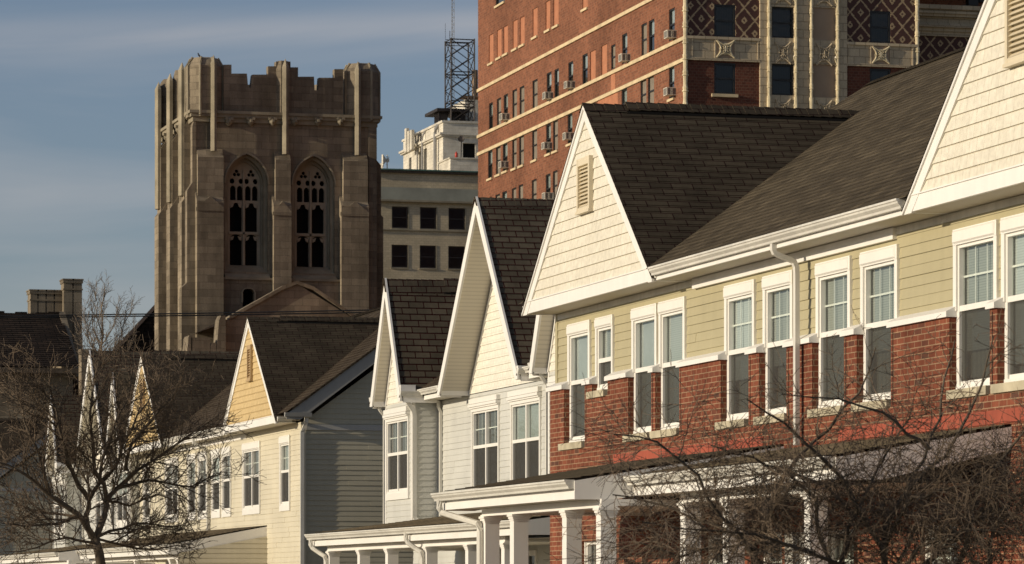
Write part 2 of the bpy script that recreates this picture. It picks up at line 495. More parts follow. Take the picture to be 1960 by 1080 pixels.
M['rakegrey'] = paint('grey_rake_paint', (0.30, 0.29, 0.26), 0.5, 0.1, 0.05)  # darker grey than the white of the other rake boards
M['cable'] = plain('black_cable', (0.03, 0.03, 0.03), 0.6, 0, 0.1, 2, 0.3)
M['red'] = plain('red_enamel', (0.45, 0.05, 0.03), 0.5, 0, 0.1, 2, 0.4)


def mX(X): return lambda u, z, o: (X - o, u, z)
def mY(Y): return lambda u, z, o: (u, Y - o, z)


# ------------------------------------------------------------ windows facing -X
WRND = random.Random(4)


def win(root, X, y0, y1, zb, zt, head=0.14, units=1, grid=(3, 2), rail=0.52, cas=0.085, low='screen', back='blind', bot=0.0, zcas=None, panes_dark=False, crown=False, lowback=None):
    """y0<y1 outer casing span; zb = bottom of frame; zt = top of head casing"""
    m = MB()
    zc = zcas if zcas is not None else zb
    m.box(X - 0.042, X + 0.02, y0, y0 + cas, zc, zt - head)
    m.box(X - 0.042, X + 0.02, y1 - cas, y1, zc, zt - head)
    m.box(X - 0.046, X + 0.02, y0, y1, zt - head, zt)
    if head > 0.1:
        m.prism([(X - 0.046, y0 + 0.03, zt - head + 0.012), (X - 0.064, y0 + 0.045, zt - head + 0.03), (X - 0.064, y0 + 0.045, zt - 0.03), (X - 0.046, y0 + 0.03, zt - 0.01)], (0, y1 - y0 - 0.075, 0))
    if crown:
        m.box(X - 0.10, X + 0.0, y0 - 0.03, y1 + 0.03, zt, zt + 0.05)
        m.box(X - 0.075, X + 0.0, y0 - 0.01, y1 + 0.01, zt - 0.03, zt)
        m.box(X - 0.085, X + 0.0, y0 - 0.02, y1 + 0.02, zt + 0.06, zt + 0.15)
    if bot: m.box(X - 0.042, X + 0.02, y0, y1, zb - bot, zb)
    m.box(X - 0.03, X + 0.05, y0 + cas * 0.6, y1 - cas * 0.6, zb, zb + 0.04)
    for (p, q) in ((y0 + cas * 0.55, y0 + cas + 0.004), (y1 - cas - 0.004, y1 - cas * 0.55)): m.box(X - 0.02, X + 0.03, p, q, zb, zt - head + 0.01)
    frame = m.build('window', M['vinyl'], root)
    a, b = y0 + cas, y1 - cas
    top = zt - head; zr = zb + 0.045 + (top - zb - 0.045) * rail
    f = MB(); ws = (b - a) / units
    for k in range(units):
        u0, u1 = a + ws * k, a + ws * (k + 1)
        for (p, q) in ((u0, u0 + 0.032), (u1 - 0.032, u1)): f.box(X - 0.018, X + 0.045, p, q, zb + 0.04, top)
        f.box(X - 0.016, X + 0.045, u0 + 0.03, u1 - 0.03, top - 0.035, top)
        f.box(X - 0.014, X + 0.045, u0 + 0.03, u1 - 0.03, zr - 0.03, zr + 0.03)
        f.box(X + 0.005, X + 0.045, u0 + 0.03, u1 - 0.03, zb + 0.045, zb + 0.085)
    f.build('sash', M['vinyl'], frame)
    if grid:
        g = MB()
        for k in range(units):
            u0, u1 = a + ws * k + 0.032, a + ws * (k + 1) - 0.032
            for j in range(1, grid[0]):
                c = u0 + (u1 - u0) * j / grid[0]; g.box(X + 0.036, X + 0.043, c - 0.009, c + 0.009, zr + 0.03, top - 0.035)
            for j in range(1, grid[1]):
                c = zr + (top - zr) * j / grid[1]; g.box(X + 0.034, X + 0.041, u0, u1, c - 0.011, c + 0.011)
        if g.f: g.build('glazing_bar', M['vinyl'], frame)
    p = MB(); p.face([(X + 0.03, b, zb + 0.05), (X + 0.03, a, zb + 0.05), (X + 0.03, a, top), (X + 0.03, b, top)])
    p.build('pane', M['darkglass' if panes_dark else 'glass'], frame)
    if low == 'screen':
        q = MB(); q.face([(X + 0.012, a + 0.03, zb + 0.05), (X + 0.012, b - 0.03, zb + 0.05), (X + 0.012, b - 0.03, zr - 0.03), (X + 0.012, a + 0.03, zr - 0.03)])
        q.build('insect_screen', M['screen'], frame)
    WRND.random(); mt = {'blind': WRND.choice((M['blind'], M['blind_a'], M['blind_b'])), 'vblind': M['vblind'], 'curtain': M['curtain'], 'room': M['room'], 'pale': M['paleblind']}
    if not lowback and back == 'blind' and WRND.random() < 0.6:
        zz = zb + (zr - zb) * WRND.uniform(0.05, 0.75)
        q = MB(); q.face([(X + 0.07, a - 0.05, zz), (X + 0.07, b + 0.25, zz), (X + 0.07, b + 0.25, top), (X + 0.07, a - 0.05, top)]); q.build('blind', mt[back], frame)
        q = MB(); q.face([(X + 0.12, a - 0.05, zb), (X + 0.12, b + 0.35, zb), (X + 0.12, b + 0.35, zz + 0.02), (X + 0.12, a - 0.05, zz + 0.02)]); q.build('curtain', M['vblind'], frame)
    elif lowback:
        q = MB(); q.face([(X + 0.07, a - 0.05, zr), (X + 0.07, b + 0.25, zr), (X + 0.07, b + 0.25, top), (X + 0.07, a - 0.05, top)]); q.build('blind', mt[back], frame)
        q = MB(); q.face([(X + 0.075, a - 0.05, zb), (X + 0.075, b + 0.25, zb), (X + 0.075, b + 0.25, zr), (X + 0.075, a - 0.05, zr)]); q.build('blind', mt[lowback], frame)  # with the room colour: a dark sheet for the unlit interior, no blind
    else:
        # the blind stops a little short of the far side, as hung inside the reveal
        q = MB(); q.face([(X + 0.07, a - 0.05, zb), (X + 0.07, b + 0.25, zb), (X + 0.07, b + 0.25, top), (X + 0.07, a - 0.05, top)]); q.build('blind', mt[back], frame)
    return frame


def louver(root, X, y0, y1, z0, z1, mat, n=11):
    m = MB()
    m.box(X - 0.06, X, y0, y0 + 0.06, z0, z1); m.box(X - 0.06, X, y1 - 0.06, y1, z0, z1)
    m.box(X - 0.058, X, y0 + 0.06, y1 - 0.06, z1 - 0.10, z1); m.box(X - 0.058, X, y0 + 0.06, y1 - 0.06, z0, z0 + 0.05)
    m.box(X - 0.075, X, y0 - 0.02, y1 + 0.02, z0 - 0.035, z0)
    v = m.build('gable_vent', mat, root)
    s = MB(); h = (z1 - 0.10 - z0 - 0.05) / n
    for k in range(n):
        z = z0 + 0.05 + h * k
        s.prism([(X - 0.045, 0, z + h * 0.1), (X - 0.05, 0, z + h * 0.16), (X - 0.005, 0, z + h * 0.95), (X - 0.0, 0, z + h * 0.86)], (0, y1 - y0 - 0.12, 0))
    s.v = [(a, b + y0 + 0.06, c) for a, b, c in s.v]
    s.build('louver_slat', mat, v)
    bk = MB(); bk.face([(X + 0.01, y0, z0), (X + 0.01, y1, z0), (X + 0.01, y1, z1), (X + 0.01, y0, z1)]); bk.build('louver_backing', M['dark'], v)
    return v


GP = [(0, 0), (-0.125, 0), (-0.125, -0.022), (-0.112, -0.03), (-0.108, -0.05), (-0.078, -0.08), (-0.072, -0.105), (0, -0.105)]


def gutterY(root, X, z, y0, y1, mat=None):
    """K-style gutter along Y, back at X, top at z"""
    m = MB(); m.prism([(X + a, y0, z + b) for a, b in GP], (0, y1 - y0, 0))
    return m.build('gutter', mat or M['gutter'], root)


def gutterX(root, y, z, x0, x1, sgn=-1, mat=None):
    m = MB(); m.prism([(x0, y - sgn * a, z + b) if sgn > 0 else (x0, y + a, z + b) for a, b in GP], (x1 - x0, 0, 0))
    return m.build('gutter', mat or M['gutter'], root)


def spout(root, pts, r=0.042, mat=None, name='downspout'):
    m = MB()
    # rectangular pipe swept along a path: approximate with 4-sided tube turned square
    P = [Vector(p) for p in pts]
    for k in range(len(P) - 1):
        pass
    m.tube(pts, r, 8)
    return m.build(name, mat or M['gutter'], root)


def ridgecap(root, p0, p1, vent=0.2, pitch=0.8, mat=None):
    """overlapping cap tabs along a ridge, with a dark vent strip under the second part"""
    a, b = Vector(p0), Vector(p1); L = (b - a).length; d = (b - a) / L
    side = Vector((-d.y, d.x, 0))
    m = MB(); n = max(3, int(L / 0.15)); t0 = vent * L
    for k in range(n):
        s = L * k / n; e = L * (k + 1) / n + 0.02
        lf = 0.035 if s >= t0 else 0.0
        w = 0.15
        q0, q1 = a + d * s, a + d * e
        for sg in (-1, 1):
            m.face([tuple(q0 + Vector((0, 0, 0.03 + lf))), tuple(q1 + Vector((0, 0, 0.018 + lf))), tuple(q1 + side * sg * w + Vector((0, 0, 0.018 + lf - w * pitch))), tuple(q0 + side * sg * w + Vector((0, 0, 0.03 + lf - w * pitch)))])
        m.face([tuple(q0 + Vector((0, 0, 0.03 + lf))), tuple(q0 + side * w + Vector((0, 0, 0.03 + lf - w * pitch))), tuple(q0 + Vector((0, 0, lf))), tuple(q0 - side * w + Vector((0, 0, 0.03 + lf - w * pitch)))])
    o = m.build('ridge_cap', mat or M['shingle'], root)
    if vent < 1:
        v = MB(); q0, q1 = a + d * t0, b
        for sg in (-1, 1):
            v.face([tuple(q0 + side * sg * 0.14 + Vector((0, 0, 0.035 - 0.14 * pitch))), tuple(q1 + side * sg * 0.14 + Vector((0, 0, 0.035 - 0.14 * pitch))), tuple(q1 + side * sg * 0.165 + Vector((0, 0, -0.02 - 0.165 * pitch))), tuple(q0 + side * sg * 0.165 + Vector((0, 0, -0.02 - 0.165 * pitch)))])
        v.build('ridge_vent', M['dark'], o)
    return o


class Roof:
    """main roof, ridge along Y, street eave at Xe"""
    def __init__(s, root, Xe, ze, pitch, half, y0, y1, mat):
        s.root, s.Xe, s.ze, s.p, s.h, s.y0, s.y1, s.mat = root, Xe, ze, pitch, half, y0, y1, mat
        s.gab = []

    def z(s, x): return s.ze + (x - s.Xe) * s.p
    def xof(s, z): return s.Xe + (z - s.ze) / s.p

    def finish(s):
        m = MB(); Xr = s.Xe + s.h; zr = s.z(Xr)
        cur = s.y0
        for (yc, hw, zap) in sorted(s.gab):
            hwv = hw
            a, b = yc - hwv, yc + hwv
            if a > cur: shingles(m, [(s.Xe, cur, s.ze), (s.Xe, a, s.ze), (Xr, a, zr), (Xr, cur, zr)])
            else: a = cur
            xm = s.xof(zap)
            zf = zap
            shingles(m, [(s.Xe, a, s.ze), (xm, yc, zap), (Xr, yc, zr), (Xr, a, zr)])
            shingles(m, [(s.Xe, b, s.ze), (Xr, b, zr), (Xr, yc, zr), (xm, yc, zap)])
            cur = b
        if cur < s.y1: shingles(m, [(s.Xe, cur, s.ze), (s.Xe, s.y1, s.ze), (Xr, s.y1, zr), (Xr, cur, zr)])
        # rear slope
        m.face([(Xr, s.y0, zr), (Xr, s.y1, zr), (Xr + s.h, s.y1, s.ze), (Xr + s.h, s.y0, s.ze)])
        # underside
        m.face([(Xr, s.y0, zr - 0.09), (Xr, s.y1, zr - 0.09), (Xr + s.h, s.y1, s.ze - 0.09), (Xr + s.h, s.y0, s.ze - 0.09)])
        for y in (s.y0, s.y1):
            m.face([(s.Xe + 0.15, y, s.z(s.Xe + 0.15)), (Xr, y, zr), (Xr, y, zr - 0.05), (s.Xe + 0.15, y, s.z(s.Xe + 0.15) - 0.05)])
            m.face([(Xr + s.h, y, s.ze), (Xr, y, zr), (Xr, y, zr - 0.05), (Xr + s.h, y, s.ze - 0.05)])
        ro = m.build('roof', s.mat, s.root)
        ridgecap(ro, (Xr, s.y0, zr), (Xr, s.y1, zr), 1.0, s.p, s.mat)
        return ro


def endwall(root, Y, X0, X1, zeave, pitch, mat, sgn=-1, exp=0.114, z0=0.3, band=True, rake=0.3, Xe=None, ze=None):
    """gable end wall facing the camera (sgn -1) with lap siding; rake board and soffit"""
    Xm = (X0 + X1) / 2; zt = zeave + (Xm - X0) * pitch
    m = MB()
    mp = (lambda u, z, o: (u, Y + sgn * o, z))
    lap(m, [(X0, z0), (X1, z0), (X1, zeave), (Xm, zt), (X0, zeave)], [], mp, exp)
    w = m.build('end_wall', mat, root)
    return w


def pediment(root, roof, Xg, Xw, yc, hw, z0, zap, shk, ventpx=None, mat=None, ventmat=None, rb=0.205, cap=0.15):
    """closed gable with overhang: face at Xg, wall behind at Xw"""
    mat = mat or M['shingle']
    slope = (zap - z0 - 0.02) / hw
    zf = lambda y: zap - abs(y - yc) * slope
    # shake face
    m = MB()
    ins = 0.10 / slope
    lap(m, [(yc - hw + ins, z0 + 0.10), (yc + hw - ins, z0 + 0.10), (yc, zap - 0.10)], [], mX(Xg + 0.03), 0.143, 0.016)
    g = m.build('gable', shk, root)
    # rake boards
    r = MB(); 
    for sg in (-1, 1):
        yf = yc + sg * hw
        poly = [(Xg, yc, zap - 0.012), (Xg, yf, z0 + 0.008), (Xg, yf, z0 - 0.015), (Xg, yf - sg * (rb - 0.03) / slope, z0 - 0.015 + 0.0), (Xg, yc, zap - rb)]
        r.prism(poly, (0.045, 0, 0))
        # thin shingle mould on top of the rake
        r.prism([(Xg - 0.02, yc, zap + 0.006), (Xg - 0.02, yf + sg * 0.01, z0 + 0.012), (Xg - 0.02, yf + sg * 0.01, z0 - 0.02), (Xg - 0.02, yc, zap - 0.045)], (0.03, 0, 0))
    r.build('rake_board', M['white'], g)
    b = MB(); i2 = (rb) / slope
    b.box(Xg + 0.006, Xg + 0.05, yc - hw + i2 * 0.82, yc + hw - i2 * 0.82, z0, z0 + 0.165)
    b.box(Xg - 0.01, Xg + 0.05, yc - hw + i2 * 0.95, yc + hw - i2 * 0.95, z0 + 0.165, z0 + 0.18)
    b.build('fascia_board', M['white'], g)
    s = MB(); s.face([(Xg + 0.03, yc - hw + 0.05, z0 + 0.003), (Xw, yc - hw + 0.05, z0 + 0.003), (Xw, yc + hw - 0.05, z0 + 0.003), (Xg + 0.03, yc + hw - 0.05, z0 + 0.003)])
    s.build('soffit', M['soffit'], g)
    if ventpx:
        louver(root, Xg + 0.02, *ventpx, ventmat or M['vent'])
    # roof slopes
    zt = zap + 0.012; xm = roof.xof(zt); q = MB(); hv = (zt - roof.ze) / slope
    for sg in (-1, 1):
        shingles(q, [(Xg - 0.025, yc, zt), (xm, yc, zt), (roof.Xe, yc + sg * hv, roof.ze), (Xg - 0.025, yc + sg * hv, roof.ze)])
        q.face([(Xg - 0.025, yc + sg * hv, roof.ze), (Xg + 0.6, yc + sg * hv, roof.ze), (Xg + 0.6, yc + sg * (hw + 0.02), z0 + 0.02), (Xg - 0.025, yc + sg * (hw + 0.02), z0 + 0.02)])
        # blocked eave end, a stub of gutter round the corner
        e = MB(); e.box(Xg + 0.05, Xg + 0.45, yc + sg * (hw - 0.12), yc + sg * (hw - 0.02), z0 - 0.0, z0 + 0.12)
        e.build('eave_return', M['white'], g)
        ys = yc + sg * (hw - 0.01)
        gs = MB(); gs.prism([(Xg + 0.02, ys + sg * 0.11 * abs(a) / 0.125, z0 + 0.13 + bb) for a, bb in GP], (0.33, 0, 0)); gs.build('gutter', M['gutter'], g)
    q.build('roof_slope', mat, g)
    ridgecap(g, (Xg - 0.03, yc, zt), (xm + 0.05, yc, zt), cap, slope, mat)
    roof.gab.append((yc, hv, zt))
    return g


def opengable(root, roof, Xf, Xw, yc, hw, z0, zap, shk, mat, cap=0.3, gut=True):
    """deep open gable: rake boards at Xf, shake wall behind at Xw"""
    slope = (zap - z0) / hw; rb = 0.20 * sqrt(1 + slope * slope) * 0.62
    m = MB(); ins = 0.03
    lap(m, [(yc - hw + 0.14, z0 - 0.04), (yc + hw - 0.14, z0 - 0.04), (yc, zap - 0.14 * slope - 0.04)], [], mX(Xw), 0.143, 0.016)
    g = m.build('gable', shk, root)
    r = MB()
    for sg in (-1, 1):
        yf = yc + sg * hw
        r.prism([(Xf, yc, zap + 0.05), (Xf, yf + sg * 0.03, z0 + 0.02), (Xf, yf + sg * 0.03, z0 - 0.06), (Xf, yf - sg * 0.15, z0 - 0.06), (Xf, yf - sg * 0.15, z0 - 0.06 + 0.02), (Xf, yc, zap - rb * 1.25)], (0.04, 0, 0))
    r.build('rake_board', M['white'], g)
    tr = MB()
    for sg in (-1, 1):
        yf = yc + sg * (hw - 0.14)
        tr.prism([(Xw - 0.03, yc, zap - 0.14 * slope - 0.04), (Xw - 0.03, yf, z0 - 0.04), (Xw - 0.03, yf - sg * 0.06, z0 - 0.04), (Xw - 0.03, yc, zap - 0.14 * slope - 0.04 - 0.07 * slope)], (0.02, 0, 0))
    tr.build('inner_rake_trim', M['white'], g)
    s = MB()
    for sg in (-1, 1):
        o = 0.13
        s.face([(Xf + 0.03, yc, zap - o * slope), (Xw + 0.02, yc, zap - o * slope), (Xw + 0.02, yc + sg * (hw - o), z0), (Xf + 0.03, yc + sg * (hw - o), z0)])
    s.build('sloping_soffit', M['soffit2'], g)
    for sg in (-1, 1):
        y1 = yc + sg * hw
        e = MB(); e.box(Xf + 0.02, Xw + 0.02, y1 - sg * 0.005, y1 - sg * 0.15, z0 - 0.06, z0 + 0.25 * min(1, slope * 0.6))
        e.build('eave_return', M['white'], g)
    zt = zap + 0.012; xm = roof.xof(zt); q = MB(); hv = (zt - roof.ze) / slope
    for sg in (-1, 1):
        shingles(q, [(Xf + 0.045, yc, zt), (xm, yc, zt), (roof.Xe, yc + sg * hv, roof.ze), (Xf + 0.045, yc + sg * hv, roof.ze)])
        q.face([(Xf + 0.045, yc + sg * hv, roof.ze), (Xf + 0.6, yc + sg * hv, roof.ze), (Xf + 0.6, yc + sg * (hw + 0.02), z0 + 0.0), (Xf - 0.025, yc + sg * (hw + 0.02), z0 + 0.0)])
    q.v = [v for v in q.v]
    q.build('roof_slope', mat, g)
    if gut:
        for sg in (-1, 1):
            ys = yc + sg * (hw - 0.005)
            gs = MB(); gs.prism([(Xf + 0.0, ys + sg * 0.11 * abs(a) / 0.125, z0 + 0.13 + bb) for a, bb in GP], (roof.Xe - Xf + 0.05, 0, 0)); gs.build('gutter', M['gutter'], g)
            gs = MB(); gs.box(Xf + 0.06, roof.Xe + 0.35, ys - sg * 0.0, ys + sg * 0.03, z0 - 0.09, z0 + 0.03); gs.build('fascia_board', M['white'], g)
    ridgecap(g, (Xf - 0.03, yc, zt), (xm + 0.05, yc, zt), cap, slope, mat)
    roof.gab.append((yc, hv, zt))
    return g


def column(parent, x, y, z0, z1, w=0.19, name='column'):
    m = MB(); h = w / 2
    m.box(x - h, x + h, y - h, y + h, z0, z1 - 0.10)
    m.prism([(x - h, y - h, z1 - 0.10), (x + h, y - h, z1 - 0.10), (x + h, y + h, z1 - 0.10), (x - h, y + h, z1 - 0.10)], (0, 0, 0.02))
    for k, (e, a, b) in enumerate(((0.008, 0.085, 0.06), (0.018, 0.06, 0.03), (0.032, 0.03, 0.0))):
        m.box(x - h - e, x + h + e, y - h - e, y + h + e, z1 - a, z1 - b)
    m.box(x - h - 0.03, x + h + 0.03, y - h - 0.03, y + h + 0.03, z0, z0 + 0.14)
    return m.build(name, M['white'], parent)


def porch(root, Xe, zt, y0, y1, Xw, zw, Xb, cols, zf=0.3, mat=None, gut=True, spouts=(), endboard=True, ceil=True, over=0.0):
    """shed porch: eave at Xe (gutter front), roof up to wall Xw at zw; beam at Xb; cols=list of Y"""
    mat = mat or M['shingle2']
    m = MB(); xr = Xe + 0.10; zr = zt + 0.012
    shingles(m, [(xr, y0, zr), (xr, y1, zr), (Xw + over, y1, zw), (Xw + over, y0, zw)], 0.143, 0.012)
    rf = m.build('porch_roof', mat, root)
    sl = (zw - zr) / (Xw + over - xr)
    zB = zt - 0.30
    for (ya, yb) in ((y0, y0 + 0.03), (y1 - 0.03, y1)):
        k = MB(); k.prism([(xr + 0.02, ya, zr - 0.025), (Xw - 0.0, ya, zr + (Xw - xr) * sl - 0.025), (Xw - 0.0, ya, zr + (Xw - xr) * sl - 0.26), (xr + 0.50, ya, zB + 0.02 + 0.05), (xr + 0.02, ya, zt - 0.23)], (0, yb - ya, 0))
        k.build('porch_end_board', M['white'], rf)
    if gut: gutterY(rf, Xe + 0.125, zt, y0 + 0.02, y1 - 0.0)
    f = MB(); f.box(xr + 0.03, xr + 0.07, y0 + 0.03, y1 - 0.03, zt - 0.225, zt - 0.135)
    f.box(xr + 0.05, xr + 0.07, y0 + 0.03, y1 - 0.03, zt - 0.135, zt - 0.01)
    f.build('fascia_board', M['white'], rf)
    s = MB(); s.face([(xr + 0.05, y0 + 0.03, zt - 0.222), (Xb, y0 + 0.03, zt - 0.222), (Xb, y1 - 0.03, zt - 0.222), (xr + 0.05, y1 - 0.03, zt - 0.222)])
    if ceil: s.face([(Xb + 0.15, y0 + 0.03, zt - 0.26), (Xw, y0 + 0.03, zt - 0.26), (Xw, y1 - 0.03, zt - 0.26), (Xb + 0.15, y1 - 0.03, zt - 0.26)])
    s.build('porch_ceiling', M['soffit'], rf)
    b = MB()
    ca, cb = min(cols) - 0.11, max(cols) + 0.11
    b.box(Xb - 0.09, Xb + 0.09, ca, cb, zt - 0.305, zt - 0.224)
    b.box(Xb - 0.105, Xb + 0.105, ca - 0.01, cb + 0.01, zt - 0.325, zt - 0.305)
    b.box(Xb + 0.09, Xw, ca, ca + 0.14, zt - 0.305, zt - 0.226)
    b.box(Xb + 0.09, Xw, cb - 0.14, cb, zt - 0.305, zt - 0.226)
    b.build('porch_beam', M['white'], rf)
    for y in cols: column(rf, Xb, y, zf, zt - 0.325)
    fl = MB(); fl.box(Xe + 0.2, Xw, y0 + 0.1, y1 - 0.1, 0, zf); fl.build('porch_floor', M['pave'], rf)
    for (ys, yc_) in spouts:
        spout(rf, [(Xe + 0.06, ys, zt - 0.08), (Xe + 0.06, ys, zt - 0.20), (Xe + 0.09, ys - 0.02, zt - 0.26), (Xb - 0.22, (ys + yc_) / 2, zt - 0.36), (Xb - 0.16, yc_, zt - 0.42), (Xb - 0.14, yc_, zt - 0.52), (Xb - 0.14, yc_, zf)])
    return rf


# ============================================================ setting
g = MB(); g.face([(-900, -300, -0.02), (1500, -300, -0.02), (1500, 2500, -0.02), (-900, 2500, -0.02)])
o = g.build('ground', M['grass']); o['kind'] = 'structure'
g = MB(); g.face([(-3.5, -60, 0.02), (5.5, -60, 0.02), (5.5, 900, 0.02), (-3.5, 900, 0.02)])
o = g.build('road', M['asphalt']); o['kind'] = 'structure'
g = MB(); g.box(5.5, 5.66, -60, 900, -0.1, 0.14); g.box(-3.66, -3.5, -60, 900, -0.1, 0.14)
o = g.build('kerb', M['pave']); o['kind'] = 'structure'
g = MB(); g.box(8.2, 9.8, -60, 900, -0.1, 0.06)
o = g.build('pavement', M['pave']); o['kind'] = 'structure'

# ============================================================ house A: red brick and sage siding
A = thing('row_house', 'large near house with sage lap siding over a red brick wall and a cream gable', 'house', (19.5, 41.3, 0), 'row houses along the street')
XB, XS = 14.9, 15.0
YA0, YA1 = 31.1, 52.12
ZCAP, ZSILL, ZHEAD, ZSOF = 4.597, 3.735, 5.515, 5.708
wins = [(1091, 1133.7, 0), (1144.4, 1177.8, 1), (1214, 1262, 0), (1266, 1316, 0), (1392, 1449.4, 2), (1465.7, 1522.5, 2), (1567.4, 1633.3, 2), (1653, 1723.7, 2), (1831, 1914.6, 2), (1923, 2013, 2)]
WA = []
for a, b, k in wins: WA.append((yX(b, XS), yX(a, XS), k))
# near half of the house, outside the frame: mirror a few windows
for y0, y1, k in list(WA): 
    ym0, ym1 = 83.24 - y1, 83.24 - y0
    if ym1 < WA[-1][0] - 0.3 and ym0 > YA0 + 0.3: WA.append((ym0, ym1, k))
holes_s = []; holes_b = []
for y0, y1, k in WA:
    zb = 3.83 if k != 1 else 4.50
    holes_s.append((y0 + 0.03, y1 - 0.03, zb - 0.02, ZHEAD - 0.02))
    holes_b.append((y0 + 0.035, y1 - 0.045, zb - 0.095, 9.0))
gwin = [(yX(1168, XS), yX(1124, XS)), (yX(1402, XS), yX(1362, XS)), (yX(1512, XS), yX(1468, XS)), (yX(1650, XS), yX(1590, XS)), (yX(1850, XS), yX(1778, XS))]
gh = [(a, b, 1.0, 2.42) for a, b in gwin]
lap_h = [h for h in holes_s]
m = MB(); lap(m, [(YA0, 4.55), (YA1 - 0.02, 4.55), (YA1 - 0.02, ZSOF), (YA0, ZSOF)], lap_h, mX(XS), 0.114, 0.013)
m.build('siding_wall', M['sage'], A)
m = MB(); m.grid(mX(XB), YA0, YA1, 0.0, ZCAP, holes_b + gh, 0.11)
m.face([(XB, YA1, 0), (XB, YA1, ZCAP), (XS + 0.02, YA1, ZCAP), (XS + 0.02, YA1, 0)])
m.face([(XB, YA0, 0), (XB, YA0, ZCAP), (24.9, YA0, ZCAP), (24.9, YA0, 0)])
m.build('brick_wall', M['brick'], A)
m = MB(); m.box(XS - 0.022, XS + 0.03, YA1 - 0.11, YA1, ZCAP + 0.05, ZSOF); m.build('corner_board', M['sage'], A)
# far end wall, near end wall, rear wall
m = MB(); lap(m, [(XS, 0), (24.8, 0), (24.8, 5.7), (19.9, 8.9), (XS, 5.7)], [], lambda u, z, o: (u, YA1 + o, z)); lap(m, [(XS, 4.6), (24.8, 4.6), (24.8, 5.7), (19.9, 8.9), (XS, 5.7)], [], lambda u, z, o: (u, YA0 - o, z))
m.face([(24.8, YA0, 0), (24.8, YA1, 0), (24.8, YA1, 5.7), (24.8, YA0, 5.7)]); m.build('end_wall', M['sage'], A)
# control joints beside the openings
m = MB()
for h in holes_b: 
    m.box(XB - 0.003, XB + 0.01, h[0] - 0.075, h[0] - 0.058, max(h[2], 3.75), ZCAP - 0.03)
m.build('mortar_joint', M['dark'], A)
# ledge caps on each pier
edges = sorted([(h[0], h[1]) for h in holes_b]); cur = YA0; piers = []
for a, b in edges:
    piers.append((cur, a)); cur = b
piers.append((cur, YA1 + 0.03))
for a, b in piers:
    m = MB(); e = 0.02
    m.prism([(XB - 0.045, a - e, ZCAP), (XB - 0.045, a - e, ZCAP + 0.058), (XS - 0.012, a - e, ZCAP + 0.125), (XS - 0.012, a - e, ZCAP)], (0, b - a + 2 * e, 0))
    m.build('ledge_cap', M['white'], A)
# stone sills
for px0, px1, k in [(1072.4, 1117, 0), (1126, 1159, 1), (1196, 1243, 0), (1248, 1299, 0), (1373, 1429, 0), (1446.5, 1506, 0), (1550, 1614, 0), (1634, 1703, 0), (1817, 1892.5, 0), (1901.7, 1980, 0)]:
    zt = 3.822 if not k else 4.49
    bx('stone_sill', M['concrete'], A, XB - 0.035, XB + 0.11, yX(px1, XB), yX(px0, XB), zt - 0.093, zt)
for i, (y0, y1, k) in enumerate(WA):
    if k == 1: win(A, XS, y0, y1, 4.50, ZHEAD - 0.005, 0.15, 1, (3, 1), 0.45, 0.07, back='vblind' if False else 'blind', zcas=4.70)
    elif k == 0: win(A, XS, y0, y1, 3.83, ZHEAD, 0.165, 1, None, 0.545, 0.085, back='pale' if i != 3 else 'blind', zcas=4.66, lowback='blind')
    else: win(A, XS, y0, y1, 3.83, ZHEAD, 0.165, 1, (3, 2), 0.545, 0.085, back='blind', zcas=4.66)
for a, b in gwin: win(A, XS, a - 0.03, b + 0.03, 1.0, 2.47, 0.06, 1, (2, 2), 0.5, 0.07, back='curtain')
# orange flashing strips above the porch roofs
for (a, b, z0, z1) in [(yX(1462, XB), yX(1175, XB), 3.455, 3.585), (31.5, yX(1606, XB), 3.42, 3.56)]:
    q = MB(); n = max(1, round((b - a) / 2.4))
    for k in range(n): q.box(XB - 0.014, XB - 0.001, a + (b - a) * k / n + 0.008, a + (b - a) * (k + 1) / n - 0.008, z0, z1)
    q.build('flashing_strip', M['orange'], A)
RA = Roof(A, 14.48, 5.862, 0.626, 5.42, 30.85, 52.32, M['shingle2'])
V0 = (yX(1128.7, 14.5), yX(1104.5, 14.5))
gA = pediment(A, RA, 14.53, XS, 49.13, 3.11, ZSOF, 8.335, M['shake'], (V0[0], V0[1], 6.90, 7.62), M['shingle'], M['vent'])
gA2 = pediment(A, RA, 14.53, XS, 34.11, 3.11, ZSOF, 8.335, M['shake'], (34.11 - 0.3, 34.11 + 0.3, 6.90, 7.62), M['shingle'], M['vent'])
RA.finish()
ya, yb = 34.11 + 3.13, 49.13 - 3.13
gt = gutterY(A, 14.575, 5.87, ya, yb)
m = MB(); m.box(14.565, 14.60, ya, yb, ZSOF, 5.80); m.build('fascia_board', M['white'], A)
m = MB(); m.face([(14.59, ya, ZSOF + 0.002), (XS, ya, ZSOF + 0.002), (XS, yb, ZSOF + 0.002), (14.59, yb, ZSOF + 0.002)]); m.build('soffit', M['soffit'], A)
m = MB(); m.box(XS - 0.06, XS + 0.0, ya + 1.37, yb - 0.33, 5.575, 5.703); m.build('frieze_board', M['white'], A)
bx('frieze_board', M['gutter'], A, XS - 0.02, XS, yb - 0.33, YA1, 5.62, 5.703); bx('frieze_board', M['gutter'], A, XS - 0.02, XS, YA0, ya + 1.37, 5.62, 5.703)
yd = yX(1527.5, XB - 0.06)
